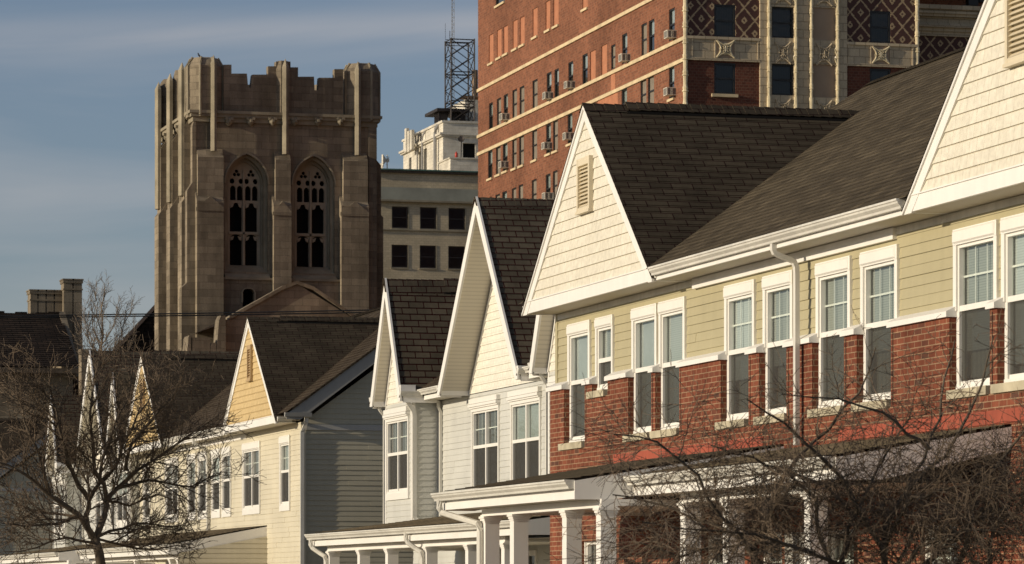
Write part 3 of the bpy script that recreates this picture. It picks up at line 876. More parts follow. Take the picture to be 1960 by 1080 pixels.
def pipe(root, pts, w=0.075, d=0.055, mat=None, name='downspout'):
    """rectangular pipe swept in the XZ plane (drop pipes on street facing walls)"""
    m = MB(); P = pts; n = len(P)
    for sgn in (0,):
        rings = []
        for k in range(n):
            a, b = Vector(P[max(k - 1, 0)]), Vector(P[min(k + 1, n - 1)])
            t = (b - a).normalized(); s = Vector((0, 1, 0)); s = (s - t * s.dot(t)).normalized(); u = t.cross(s)
            p = Vector(P[k])
            rings.append([m.pt(tuple(p + s * (w / 2 * i) + u * (d / 2 * j))) for i, j in ((-1, -1), (1, -1), (1, 1), (-1, 1))])
        for k in range(n - 1):
            for j in range(4): m.f.append([rings[k][j], rings[k][(j + 1) % 4], rings[k + 1][(j + 1) % 4], rings[k + 1][j]])
        m.f.append(rings[0][::-1]); m.f.append(rings[-1])
    return m.build(name, mat or M['gutter'], root)
pipe(A, [(14.535, yd, 5.79), (14.535, yd, 5.69), (14.55, yd, 5.655), (14.60, yd, 5.63), (14.73, yd, 5.585), (14.785, yd, 5.56), (14.815, yd, 5.50), (14.82, yd, 5.40), (14.82, yd, 3.42)], 0.075, 0.055)
# porches of house A
c1 = [yX(p, 12.62) for p in (921, 975, 1075, 1140)]; c1 = [c - 0.10 for c in c1]
pA = porch(A, 12.2, 3.02, 42.05, 48.45, XB, 3.46, 12.72, c1, spouts=((48.2, c1[0] + 0.02),))
c2 = [yX(p, 13.32) - 0.10 for p in (1301, 1382.5, 1538)]
porch(A, 12.9, 3.06, 35.2, 42.02, XB, 3.40, 13.42, c2)
m = MB(); m.box(14.75, 14.9, 40.6, 41.6, 0.3, 2.4); m.build('door', M['door'], A)

# ============================================================ house type B: grey siding, steep open gables over bays
def houseB(dy, label, near=True, dark=False):
    H = thing('row_house', label, 'house', (22.8, 65.8 + dy, 0), 'row houses along the street')
    Xm, Xb = 18.0, 17.43
    y0, y1 = 58.72 + dy, 72.84 + dy
    zh = 5.42
    # main wall with windows
    ws = [(yX(958, Xm), yX(905.5, Xm)), (yX(1037.4, Xm), yX(980.3, Xm))]
    ws = [(a + dy, b + dy) for a, b in ws]
    hz = [(a + 0.03, b - 0.03, 3.62, 5.12) for a, b in ws]
    gw = [(ws[0][0], ws[0][1], 1.0, 2.4), (ws[1][0] + 0.3, ws[1][1] - 0.3, 0.35, 2.4)]
    m = MB(); lap(m, [(y0, 0.3), (y1, 0.3), (y1, zh), (y0, zh)], hz + gw, mX(Xm)); m.build('siding_wall', M['grey'], H)
    for a, b in ws: win(H, Xm, a, b, 3.60, 5.17, 0.09, 2, (2, 2) if a == ws[0][0] else None, 0.54, 0.06, back='curtain' if a == ws[0][0] else 'blind', crown=True, lowback='room')
    win(H, Xm, gw[0][0] - .04, gw[0][1] + .04, 1.0, 2.45, 0.06, 2, (2, 2), 0.5, 0.07, back='curtain')
    win(H, Xm, gw[1][0] - .04, gw[1][1] + .04, 0.35, 2.45, 0.06, 2, None, 0.5, 0.07, low='none', back='room')
    # bays
    bays = [(70.62 + dy, 72.84 + dy, 71.7 + dy, 'f'), (58.72 + dy, 61.02 + dy, 59.95 + dy, 'n')]
    RB = Roof(H, 17.52, 5.62, 0.63, 5.45, y0 - 0.25, y1 + 0.25, M['shingle'])
    for (a, b, c, w) in bays:
        m = MB(); wy0, wy1 = (a + 0.22, b - 0.14) if w == 'f' else (a + 0.14, b - 0.22)
        lap(m, [(a, 2.75), (b, 2.75), (b, zh), (a, zh)], [(wy0 + 0.03, wy1 - 0.03, 3.62, 5.12)], mX(Xb))
        lap(m, [(Xb, 2.75), (Xm, 2.75), (Xm, zh), (Xb, zh)], [], mY(a))
        lap(m, [(Xb, 2.75), (Xm, 2.75), (Xm, zh), (Xb, zh)], [], lambda u, z, o, b=b: (u, b + o, z))
        bay = m.build('bay', M['grey'], H)
        k = MB(); k.box(Xb - 0.02, Xb + 0.03, a - 0.003, a + 0.06, 2.75, zh); k.box(Xb, Xb + 0.05, a - 0.02, a + 0.02, 2.75, zh); k.build('corner_board', M['white'], bay)
        bx('corner_board', M['white'], bay, Xb - 0.02, Xb + 0.03, b - 0.063, b + 0.003, 2.75, zh)
        bx('corner_board', M['white'], bay, Xm - 0.06, Xm, a - 0.025, a - 0.003, 2.9, zh)
        win(H, Xb, wy0, wy1, 3.66, 5.17, 0.09, 2, (2, 2), 0.53, 0.06, back='curtain' if w == 'f' else 'blind', crown=True, bot=0.13, lowback='room')
    # deep gables
    opengable(H, RB, 17.13, Xb, 71.70 + dy, 1.245, 5.46, 7.82, M['shakew'], M['shinglem'])
    opengable(H, RB, 17.40, Xm, 65.76 + dy, 2.81, 5.47, 8.82, M['shakew'], M['shinglem'], 0.35)
    opengable(H, RB, 17.13, Xb, 59.95 + dy, 1.245, 5.46, 7.82, M['shakew'], M['shingle2'])
    RB.finish()
    for a, b in ((68.62 + dy, 70.5 + dy), (61.2 + dy, 62.9 + dy)):
        gutterY(H, 17.60, 5.62, a, b)
        m = MB(); m.box(17.60, 17.64, a, b, 5.42, 5.50); m.build('fascia_board', M['white'], H)
        m = MB(); m.face([(17.62, a, 5.43), (Xm, a, 5.43), (Xm, b, 5.43), (17.62, b, 5.43)]); m.build('soffit', M['soffit'], H)
    m = MB()
    lap(m, [(Xm, 0.3), (27.9, 0.3), (27.9, 5.5), (22.97, 8.7), (Xm, 5.5)], [], mY(y0)); lap(m, [(Xm, 0.3), (27.9, 0.3), (27.9, 5.5), (22.97, 8.7), (Xm, 5.5)], [], lambda u, z, o: (u, y1 + o, z))
    m.face([(27.9, y0, 0), (27.9, y1, 0), (27.9, y1, 5.5), (27.9, y0, 5.5)])
    m.build('end_wall', M['grey'], H)
    # drop pipes of the bays: from the cross gutters down the bay corners
    yq = 70.53 + dy
    pipe(H, [(17.30, yq, 5.56), (17.30, yq, 5.44), (17.32, yq, 5.36), (17.42, yq, 5.22), (17.44, yq, 5.12), (17.44, yq, 3.16), (17.50, yq - 0.02, 3.08)], 0.07, 0.08)
    yq = 72.93 + dy
    pipe(H, [(17.28, yq, 5.50), (17.28, yq, 5.42), (17.34, yq, 5.32), (17.42, yq, 5.22), (17.42, yq, 5.1), (17.42, yq, 3.0)], 0.06, 0.05)
    yq = 61.12 + dy
    pipe(H, [(17.28, yq, 5.50), (17.28, yq, 5.42), (17.34, yq, 5.32), (17.42, yq, 5.22), (17.42, yq, 5.1), (17.42, yq, 3.0)], 0.06, 0.05)
    yq = 70.3 + dy
    pipe(H, [(17.9, 70.5 + dy, 5.42), (17.9, 70.5 + dy, 5.3), (17.955, 70.5 + dy, 5.2), (17.955, 70.5 + dy, 3.15)], 0.06, 0.05)
    cs = [yX(p, 15.35) - 0.10 + dy for p in (628, 685.5, 739, 813, 892, 961)]
    porch(H, 15.0, 2.80, (54.2 if dy == 0 else 56.5) + dy, 69.3 + dy, Xm, 3.19, 15.43, cs, spouts=((69.0 + dy, cs[0] + 0.02), (yX(776, 15.05) + dy, cs[3] + 0.02), (54.45 + dy, cs[5] - 1.5)) if dy == 0 else ())
    m = MB(); m.box(Xm - 0.05, Xm, 64.5 + dy, 65.4 + dy, 0.3, 2.35); m.build('door', M['door'], H)
    return H
houseB(0, 'pale grey house with three steep white gables, directly behind the brick house')

# ============================================================ house type C: cream siding, yellow gables, dark end wall
def houseC(y0, y1, label, winpx, gables, X=17.7, Xe=17.27, dark=False):
    H = thing('row_house', label, 'house', (22.5, (y0 + y1) / 2, 0), 'row houses along the street')
    zs = 5.505
    wl = []
    for a, b, u in winpx: wl.append((a, b, u))
    hz = [(a + 0.03, b - 0.03, 3.70, 5.12) for a, b, u in wl]
    m = MB(); lap(m, [(y0, 0.3), (y1, 0.3), (y1, zs), (y0, zs)], hz, mX(X)); m.build('siding_wall', M['cream'], H)
    for i, (a, b, u) in enumerate(wl):
        win(H, X, a, b, 3.69, 5.27, 0.19, u, (2 if u == 2 else 2, 2), 0.54, 0.07, back=('blind', 'curtain', 'curtain', 'blind', 'curtain')[i % 5], bot=0.13, lowback='room', panes_dark=False)
    m = MB(); m.box(X - 0.022, X + 0.04, y0 - 0.004, y0 + 0.09, 0.3, zs); m.box(X, X + 0.09, y0 - 0.022, y0 + 0.0, 0.3, zs); m.build('corner_board', M['cream'], H)
    R_ = Roof(H, Xe, 5.70, 0.73, 4.12, y0 - 0.3, y1 + 0.3, M['shingle'])
    for yc, hw, zap in gables:
        pediment(H, R_, 17.2, X, yc, hw, zs, zap, M['shakey'], (yc - 0.45, yc - 0.02, 6.62, 7.42), M['shingle'], M['venty'], cap=0.2)
    R_.finish()
    gs = sorted(gables)
    a, b = gs[0][0] + gs[0][1] + 0.02, gs[-1][0] - gs[-1][1] - 0.02
    if b > a:
        gutterY(H, Xe + 0.08, 5.70, a, b); m = MB(); m.box(Xe + 0.07, Xe + 0.11, a, b, zs, 5.59); m.build('fascia_board', M['white'], H)
        m = MB(); m.face([(Xe + 0.1, a, zs + 0.002), (X, a, zs + 0.002), (X, b, zs + 0.002), (Xe + 0.1, b, zs + 0.002)]); m.build('soffit', M['soffit'], H)
        m = MB(); m.box(X - 0.03, X, a - 0.6, b + 0.6, zs - 0.12, zs - 0.003); m.build('frieze_board', M['white'], H)
        ym = (a + b) / 2
        pipe(H, [(Xe, ym, 5.62), (Xe, ym, 5.45), (Xe + 0.3, ym, 5.3), (X - 0.06, ym, 5.2), (X - 0.06, ym, 3.2)], 0.09, 0.07)
    # dark end wall with rake board, soffit and band
    Xm = Xe + 4.12
    m = MB(); m2 = MB()
    lap(m, [(X, 0.3), (2 * Xm - X, 0.3), (2 * Xm - X, 5.5), (Xm, 5.5 + (Xm - X) * 0.73), (X, 5.5)], [], mY(y0)); 
    lap(m, [(X, 0.3), (2 * Xm - X, 0.3), (2 * Xm - X, 5.5), (Xm, 5.5 + (Xm - X) * 0.73), (X, 5.5)], [], lambda u, z, o: (u, y1 + o, z))
    m.face([(2 * Xm - X, y0, 0), (2 * Xm - X, y1, 0), (2 * Xm - X, y1, 5.5), (2 * Xm - X, y0, 5.5)])
    e = m.build('end_wall', M['olive'], H)
    bx('band_board', M['door'], e, X + 0.09, Xm + 3.5, y0 - 0.03, y0 + 0.0, 5.33, 5.455)
    r = MB()
    zz = lambda x: 5.70 + (x - Xe) * 0.73
    r.prism([(Xe + 0.02, y0 - 0.27, zz(Xe + 0.02) - 0.05), (Xm, y0 - 0.27, zz(Xm) - 0.05), (Xm, y0 - 0.27, zz(Xm) - 0.30), (Xe + 0.35, y0 - 0.27, zz(Xe) - 0.15), (Xe + 0.02, y0 - 0.27, zz(Xe) - 0.15)], (0, 0.03, 0))
    r.prism([(2 * Xm - Xe, y0 - 0.27, zz(Xe) - 0.05), (Xm, y0 - 0.27, zz(Xm) - 0.05), (Xm, y0 - 0.27, zz(Xm) - 0.30), (2 * Xm - Xe, y0 - 0.27, zz(Xe) - 0.30)], (0, 0.03, 0))
    r.build('rake_board', M['rakegrey'], e)
    s = MB(); s.face([(Xe + 0.02, y0 - 0.25, zz(Xe) - 0.16), (Xe + 0.35, y0 - 0.25, zz(Xe) - 0.16), (Xe + 0.35, y0, zz(Xe) - 0.16), (Xe + 0.02, y0, zz(Xe) - 0.16)])
    s.face([(Xe + 0.30, y0 - 0.25, zz(Xe + .3) - 0.26), (Xm, y0 - 0.25, zz(Xm) - 0.26), (Xm, y0, zz(Xm) - 0.26), (Xe + 0.3, y0, zz(Xe + .3) - 0.26)])
    s.build('soffit', M['soffit'], e)
    f = MB(); f.prism([(Xe - 0.02, y0 - 0.33, 5.70), (X + 0.16, y0 - 0.33, 5.70), (X + 0.16, y0 - 0.30, 5.61), (Xe - 0.02, y0 - 0.30, 5.61)], (0, 0.08, 0)); f.build('gutter', M['door'], e)
    pipe(e, [(X + 0.06, y0 - 0.2, 5.63), (X + 0.06, y0 - 0.18, 5.50), (X + 0.03, y0 - 0.10, 5.38), (X - 0.01, y0 - 0.06, 5.28), (X - 0.01, y0 - 0.06, 0.3)], 0.06, 0.085)
    return H
wp = [(537.8, 557, 1), (466.8, 499.8, 2), (427, 444, 1), (407, 423.8, 1), (381, 398, 1), (361.5, 377, 1), (318.7, 343.3, 2), (276.0, 289, 1)]
HC = houseC(82.0, 103.3, 'cream house with yellow shingled gables and a dark grey-green end wall', [(yX(b, 17.7), yX(a, 17.7), u) for a, b, u in wp], [(85.58, 3.18, 8.06), (100.1, 3.18, 8.06)])
porch(HC, 15.25, 2.82, 85.8, 99.0, 17.7, 3.27, 15.75, [86.2, 87.2, 92.0, 98.5], endboard=True, gut=True)
m = MB(); lap(m, [(15.6, 2.30), (17.7, 2.30), (17.7, 3.02), (15.6, 2.62)], [], mY(85.78)); m.build('porch_gable_infill', M['cream'], HC)
houseB(44.6, 'distant pale house with thin pointed gables seen through the bare tree')
HE = houseC(134.6, 152.0, 'farthest house at the left edge, its shaded end wall behind the bare tree', [(138, 139, 1), (141, 142, 1)], [(138.5, 3.0, 8.06)])


# ============================================================ church tower
YF = 238.5
def tx(px, Y=YF): return xY(px, Y)
def tz(px, py, Y=YF): return zY(px, py, Y)
XL, XRt = 44.45, tx(717)
XCT = (XL + XRt) / 2
T = thing('church_tower', 'tall gothic stone tower with battlements and two traceried belfry windows', 'tower', (XCT, YF + 6, 0))
YBk = YF + 12.0
ZT = tz(430, 222); ZTOP = 60


def arch(x0, x1, zb, zs, h, n=9):
    w = x1 - x0; R = (h * h + w * w / 4) / w; xm = (x0 + x1) / 2
    P = [(x0, zb), (x1, zb)]
    amax = math.acos(max(-1, min(1, (xm - (x1 - R)) / R)))
    for k in range(n): a = amax * k / (n - 1); P.append((x1 - R + R * cos(a), zs + R * sin(a)))
    for k in range(n - 2, -1, -1): a = amax * k / (n - 1); P.append((x0 + R - R * cos(a), zs + R * sin(a)))
    return P


dW = tx(572) - tx(443.5)
zc = lambda py: tz(472, py)
def ar(p0, p1, pyb, pys, pyt, dx=0): return arch(tx(p0) + dx, tx(p1) + dx, zc(pyb), zc(pys), zc(pyt) - zc(pys))
m = MB()
x0, x1 = XL, XRt
m.plate([(x0, zc(535)), (x1, zc(535)), (x1, ZT + 0.1), (x0, ZT + 0.1)], [ar(431, 513, 521, 352, 295, d) for d in (0, dW)], lambda u, v, d: (u, YF + d, v), 0, 0.4)
wall = m.build('wall', M['stone'], T)
m = MB(); m.plate([(x0, 0), (x1, 0), (x1, zc(535)), (x0, zc(535))], [ar(463, 485, 588, 562, 554, d) for d in (0, tx(600) - tx(473))], lambda u, v, d: (u, YF - 0.25 + d, v), 0, 0.6)
# sides and back
m.face([(x1, YF, 0), (x1, YBk, 0), (x1, YBk, ZT), (x1, YF, ZT)]); m.face([(x0, YBk, 0), (x1, YBk, 0), (x1, YBk, ZT), (x0, YBk, ZT)])
m.face([(x0, YF, ZT), (x1, YF, ZT), (x1, YBk, ZT), (x0, YBk, ZT)])
m.build('wall', M['stone'], T)
m = MB()
for (a0, a1) in ((YF + 2.9, YF + 5.3), (YF + 7.0, YF + 9.4)):
    pass
m.plate([(YF, 0), (YBk, 0), (YBk, ZT), (YF, ZT)], [arch(a0, a1, zc(510), zc(350), 1.7) for a0, a1 in ((YF + 2.9, YF + 5.2), (YF + 7.2, YF + 9.5))] + [arch(a0, a1, 14.6, 18.0, 0.5, 5) for a0, a1 in ((YF + 3.8, YF + 4.3), (YF + 8.1, YF + 8.6))], lambda u, v, d: (XL + d, u, v), 0, 0.8)
m.build('wall', M['stone'], T)
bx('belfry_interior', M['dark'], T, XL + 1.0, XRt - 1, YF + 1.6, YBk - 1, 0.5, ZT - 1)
# arch mouldings, tracery
for d in (0, dW):
    m = MB(); m.plate(ar(429.5, 514.5, 522, 352, 293.5, d), [ar(437, 507, 516, 351, 301, d)], lambda u, v, q: (u, YF + 0.38 + q, v), 0, 0.4)
    m.plate(ar(431, 513, 520, 351, 297, d), [ar(441, 504, 510, 349, 308, d)], lambda u, v, q: (u, YF + 0.78 + q, v), 0, 0.25)
    # hood mould
    m.plate(ar(427, 516, 400, 352, 288, d)[1:] + [], [], lambda u, v, q: (u, YF + 0.02 + q, v), 0, 0.0) if False else None
    ho = ar(428.5, 515.5, 380, 352, 291, d)[2:-0 or None]; hi = ar(431, 513, 380, 352, 295, d)[2:]
    for k in range(len(ho) - 1):
        a, b, c, e = ho[k], ho[k + 1], hi[k + 1], hi[k]
        m.prism([(a[0], YF - 0.12, a[1]), (b[0], YF - 0.12, b[1]), (c[0], YF - 0.12, c[1]), (e[0], YF - 0.12, e[1])], (0, 0.14, 0))
    w = m.build('window', M['stoneplain'], T)
    H = []
    for a, b in ((445.5, 468.7), (474.8, 498)):
        H.append(ar(a, b, 506, 457, 446.5, d)); H.append(ar(a, b, 441, 396, 386, d))
    for a in (446, 459.3, 475, 488.3): H.append(ar(a, a + 10.8, 381, 360, 352.5, d))
    def circ(px, py, r, n=10, sy=1.0): 
        return [(tx(px) + d + r * cos(2 * pi * k / n) / 29.5, zc(py) + sy * r * sin(2 * pi * k / n) / 29.5) for k in range(n)]
    for cx in (458.5, 486): 
        for k in range(3): H.append(circ(cx + 4.2 * cos(pi / 2 + k * 2.094), 329.5 - 4.2 * sin(pi / 2 + k * 2.094), 3.5, 9))
    for cx in (449.8, 467, 477.8, 494.5): H.append(circ(cx, 344.2, 4.7, 9, 1.15))
    tr = MB(); tr.plate(ar(440, 505, 512, 349, 306, d), H, lambda u, v, q: (u, YF + 0.98 + q, v), 0, 0.22)
    # cusped heads and transom roll, mullion proud of the plate
    tr.box(tx(470) + d, tx(473.5) + d, YF + 0.88, YF + 0.99, zc(506), zc(322))
    tr.box(tx(443) + d, tx(501) + d, YF + 0.88, YF + 0.99, zc(446.5), zc(442.5))
    for a, b in ((446.5, 467.5), (476, 497)):
        for zz in (455, 392):
            for s in (0, 1):
                xx = tx(a) + d if s == 0 else tx(b) + d; sg = 1 if s == 0 else -1
                tr.prism([(xx, YF + 0.93, zc(zz - 3)), (xx + sg * 0.24, YF + 0.93, zc(zz - 5.5)), (xx + sg * 0.16, YF + 0.93, zc(zz + 1.5)), (xx, YF + 0.93, zc(zz + 4))], (0, 0.12, 0))
    tr.build('tracery', M['tracery'], w)
    s = MB()
    xa, xb = tx(429.5) + d, tx(515) + d
    s.prism([(xa, YF - 0.3, zc(535)), (xa, YF - 0.35, zc(532)), (xa, YF + 0.55, zc(512)), (xa, YF + 0.9, zc(506)), (xa, YF + 0.9, zc(535))], (xb - xa, 0, 0))
    s.box(xa - 0.3, xb + 0.3, YF - 0.40, YF - 0.2, zc(536.5), zc(532.5))
    s.build('sill', M['stoneplain'], w)
    hw = MB(); ho = ar(460.5, 487.5, 580, 563, 551.5, (tx(600) - tx(473)) if d else 0); hi = ar(463, 485, 580, 562, 554, (tx(600) - tx(473)) if d else 0)
    for k in range(1, len(ho)):
        a, b, c, e = ho[k], ho[(k + 1) % len(ho)], hi[(k + 1) % len(ho)], hi[k]
        hw.prism([(a[0], YF - 0.36, a[1]), (b[0], YF - 0.36, b[1]), (c[0], YF - 0.36, c[1]), (e[0], YF - 0.36, e[1])], (0, 0.12, 0))
    hw.build('window_surround', M['stoneplain'], T)


def buttY(x0, x1, yf, z0, z1, gab=False):
    m = MB()
    m.prism([(x0, yf, z0), (x0, yf, z1 - 0.35), (x0, YF + 0.02, z1 + (YF - yf) * 0.55), (x0, YF + 0.02, z0)], (x1 - x0, 0, 0))
    if gab:
        xm = (x0 + x1) / 2
        m.prism([(x0, yf - 0.05, z1 - 0.75), (xm, yf - 0.05, z1 - 0.05), (x1, yf - 0.05, z1 - 0.75), (x1, yf - 0.05, z1 - 1.0), (x0, yf - 0.05, z1 - 1.0)], (0, 0.3, 0))
    return m.build('buttress', M['stone'], T)


for a, b, c, e, pt_, pl in ((378.5, 428, 377, 428, 291, 376), (527.5, 556.5, 524, 558, 297, 385), (657.5, 704, 653.5, 706, 299, 386)):
    buttY(tx(a, YF - 0.45), tx(b, YF - 0.45), YF - 0.45, 0, tz(a, pt_))
    buttY(tx(c, YF - 0.75), tx(e, YF - 0.75), YF - 0.75, 0, tz(a, pl), True)
# corner pieces facing the street side
for (pl, pr, yy, zt0) in ((368, 378, YF - 0.1, 226), (358, 378, YF - 0.12, 348), (347.5, 377, YF - 0.16, 534)):
    xl = xY(pl, yy); m = MB()
    zt0 = tz(370, zt0)
    m.prism([(xl, yy, 0), (xl, yy, zt0 - 0.6), (XL + 0.05, yy, zt0 + 0.3), (XL + 0.05, yy, 0)], (0, 0.7 if pl > 350 else 0.75, 0)); m.build('buttress', M['stone'], T)
for (ya, yb) in ((YF + 1.35, YF + 2.7), (YF + 5.6, YF + 6.9), (YF + 9.9, YF + 11.4)):
    for prot, zt0, w in ((0.45, tz(372, 226 if ya < YF + 2 else 240), 0.1), (0.62, tz(372, 372), 0)):
        m = MB(); m.prism([(XL - prot, ya + w, 0), (XL - prot, ya + w, zt0 - 0.4), (XL + 0.02, ya + w, zt0 + prot * 0.8), (XL + 0.02, ya + w, 0)], (0, yb - ya - 2 * w, 0)); m.build('buttress', M['stone'], T)
for pr, zt0, w in ((724, 300, 0.0), (727.5, 400, 0.1)):
    xr = xY(pr, YF + 2); m = MB(); zt1 = tz(700, zt0)
    m.prism([(xr, YF + 1.2 - w, 0), (xr, YF + 1.2 - w, zt1 - 0.4), (XRt, YF + 1.2 - w, zt1 + 0.4), (XRt, YF + 1.2 - w, 0)], (0, 1.2 + 2 * w, 0)); m.build('buttress', M['stone'], T)
bx('buttress', M['stone'], T, tx(705), XRt + 0.12, YF - 0.12, YF + 0.8, 0, ZT)
bx('wall', M['stone'], T, XL - 0.02, tx(396), YF - 0.03, YF + 0.3, 0, ZT)
# string course with bosses
m = MB()
zs0, zs1 = tz(430, 222), tz(430, 213.5)
for e, za, zb2 in ((0.42, zs0 + 0.1, zs1), (0.30, zs0 - 0.12, zs0 + 0.1), (0.16, zs0 - 0.42, zs0 - 0.12)):
    m.box(XL - e, XRt + e, YF - e, YBk + e, za, zb2)
m.build('string_course', M['stoneplain'], T)
def boss(x, y, z, r=0.22):
    m = MB(); m.lathe(x, y, [(r * 0.3, z - r * 1.5), (r, z - r * 0.7), (r * 1.05, z), (r * 0.8, z + r * 0.8), (r * 0.5, z + r)], 7)
    m.box(x - r * 1.2, x - r * 0.5, y - r * 0.9, y + r * 0.4, z + r * 0.1, z + r * 0.9); m.box(x + r * 0.4, x + r * 1.25, y - r * 0.9, y + r * 0.4, z + r * 0.1, z + r * 0.9)
    m.box(x - r * 0.3, x + r * 0.35, y - r * 1.4, y - r * 0.5, z - r * 0.5, z + r * 0.3)
    return m.build('carved_boss', M['stoneplain'], T)
for px in (437, 478, 520, 563, 607, 650): boss(tx(px), YF - 0.22, tz(px, 232))
for y in (YF + 3.2, YF + 4.6, YF + 7.6, YF + 9.0): boss(XL - 0.2, y, tz(430, 232))
# battlemented parapet
prof = [(428, 222), (428, 124), (443, 124), (443, 141), (472.5, 141), (475, 168), (480, 168), (483, 143), (513, 143), (513, 127), (528, 127), (528, 118), (556, 118), (556, 129), (570.5, 129), (570.5, 147), (601, 147), (602, 173), (609, 173), (610.5, 149), (640, 149), (640, 132.5), (657, 132.5), (657, 222)]
P = [(tx(a), ZT if b == 222 else tz(a, b)) for a, b in prof]
m = MB(); m.plate(P, [], lambda u, v, d: (u, YF + d, v), -0.02, 0.55)
m.build('parapet', M['stone'], T)
m = MB(); m.plate([(p[0] - P[0][0] + YF + 1.6, p[1]) for p in P], [], lambda u, v, d: (XL + d, u, v), -0.02, 0.55); m.build('parapet', M['stone'], T)
m = MB(); m.plate(P, [], lambda u, v, d: (u, YBk - d, v), -0.02, 0.55); m.build('parapet', M['stone'], T)
m = MB(); m.plate([(p[0] - P[0][0] + YF + 1.6, p[1]) for p in P], [], lambda u, v, d: (XRt - d, u, v), -0.02, 0.55); m.build('parapet', M['stone'], T)
def turret(x, y, r, z0, z1, n=8, rot=pi / 8, name='turret'):
    m = MB()
    def ring(rr, z): return [m.pt((x + rr * cos(rot + 2 * pi * j / n), y + rr * sin(rot + 2 * pi * j / n), z)) for j in range(n)]
    R_ = [ring(r, z0), ring(r, z1 - 0.55), ring(r * 0.72, z1)]
    for k in range(2):
        for j in range(n): m.f.append([R_[k][j], R_[k][(j + 1) % n], R_[k + 1][(j + 1) % n], R_[k + 1][j]])
    m.f.append(R_[2]); return m.build(name, M['stone'], T)
zt_ = tz(400, 110)
for (x, y) in ((XL + 0.75, YF + 0.75), (XRt - 0.75, YF + 0.75)):
    for j in range(8):
        a_ = pi / 8 + j * pi / 4; m = MB(); m.tube([(x + 1.22 * cos(a_), y + 1.22 * sin(a_), ZT), (x + 1.22 * cos(a_), y + 1.22 * sin(a_), zt_ - 0.55), (x + 0.9 * cos(a_), y + 0.9 * sin(a_), zt_)], 0.09, 6); m.build('shaft', M['stoneplain'], T)
for (x, y) in ((XL + 0.75, YF + 0.75), (XRt - 0.75, YF + 0.75), (XL + 0.75, YBk - 0.75), (XRt - 0.75, YBk - 0.75)): turret(x, y, 1.22, ZT - 0.1, zt_)
turret(tx(542), YF + 0.2, 0.52, ZT - 0.1, tz(542, 117)); turret(XL + 0.2, YF + 6.2, 0.52, ZT - 0.1, tz(542, 117))
def rib(x, y, w, z0, z1, dx, dy):
    """slim pilaster with pointed top and splayed foot"""
    m = MB(); h = w / 2
    if dy: c = [(x - h, y), (x - h, y - 0.22), (x, y - 0.36), (x + h, y - 0.22), (x + h, y)]
    else: c = [(x, y - h), (x - 0.22, y - h), (x - 0.36, y), (x - 0.22, y + h), (x, y + h)]
    m.prism([(a, b, z0) for a, b in c], (0, 0, z1 - 0.5 - z0))
    t = m.pt((x - (0.1 if dx else 0), y - (0.1 if dy else 0), z1 + 0.05))
    for k in range(5): m.f.append([m.pt((c[k][0], c[k][1], z1 - 0.5)), m.pt((c[(k + 1) % 5][0], c[(k + 1) % 5][1], z1 - 0.5)), t])
    return m.build('pilaster', M['stoneplain'], T)
rib(tx(406.5), YF - 0.32, 0.36, tz(406, 291), tz(406, 108), 0, 1)
rib(tx(543.5), YF - 0.32, 0.36, tz(543, 297), tz(543, 115), 0, 1)
rib(tx(682), YF - 0.32, 0.36, tz(682, 299), tz(682, 120), 0, 1)
for y in (YF + 1.9, YF + 6.2, YF + 10.6): rib(XL - 0.38, y, 0.8, tz(372, 370), tz(372, 113 if y < YF + 3 else 117), 1, 0)
# bird
bxp, bzp = tx(376, YF + 0.6), tz(376, 111.5, YF + 0.6)
m = MB(); yb_ = YF + 0.6
prof = [(0.0, -0.14, 0.03), (0.05, -0.10, 0.07), (0.14, 0.0, 0.085), (0.24, 0.07, 0.07), (0.29, 0.09, 0.05), (0.33, 0.10, 0.055), (0.37, 0.11, 0.04), (0.39, 0.14, 0.008)]
pts = [(bxp + 0.18 - p[1] * 0.9, yb_, bzp + 0.10 + p[0]) for p in prof]
rings = []
for (p, q) in zip(pts, prof):
    rings.append([m.pt((p[0] + q[2] * cos(2 * pi * j / 8), p[1] + q[2] * sin(2 * pi * j / 8), p[2] + 0.3 * q[2] * cos(2 * pi * j / 8))) for j in range(8)])
for k in range(len(rings) - 1):
    for j in range(8): m.f.append([rings[k][j], rings[k][(j + 1) % 8], rings[k + 1][(j + 1) % 8], rings[k + 1][j]])
m.f.append(rings[0][::-1]); m.f.append(rings[-1])
m.prism([(bxp + 0.26, yb_ - 0.05, bzp + 0.16), (bxp + 0.46, yb_ - 0.04, bzp - 0.06), (bxp + 0.50, yb_ - 0.03, bzp - 0.03), (bxp + 0.33, yb_ - 0.04, bzp + 0.2)], (0, 0.08, 0))
m.tube([(bxp + 0.17, yb_ - 0.03, bzp + 0.1), (bxp + 0.17, yb_ - 0.03, bzp - 0.03)], 0.012, 4); m.tube([(bxp + 0.17, yb_ + 0.04, bzp + 0.1), (bxp + 0.17, yb_ + 0.04, bzp - 0.03)], 0.012, 4)
o = m.build('perched_bird', M['bird'], None, True, (bxp + 0.17, yb_, bzp)); o.scale = (0.7, 0.7, 0.7); tag(o, 'small dark bird perched on the corner turret of the stone tower', 'bird')

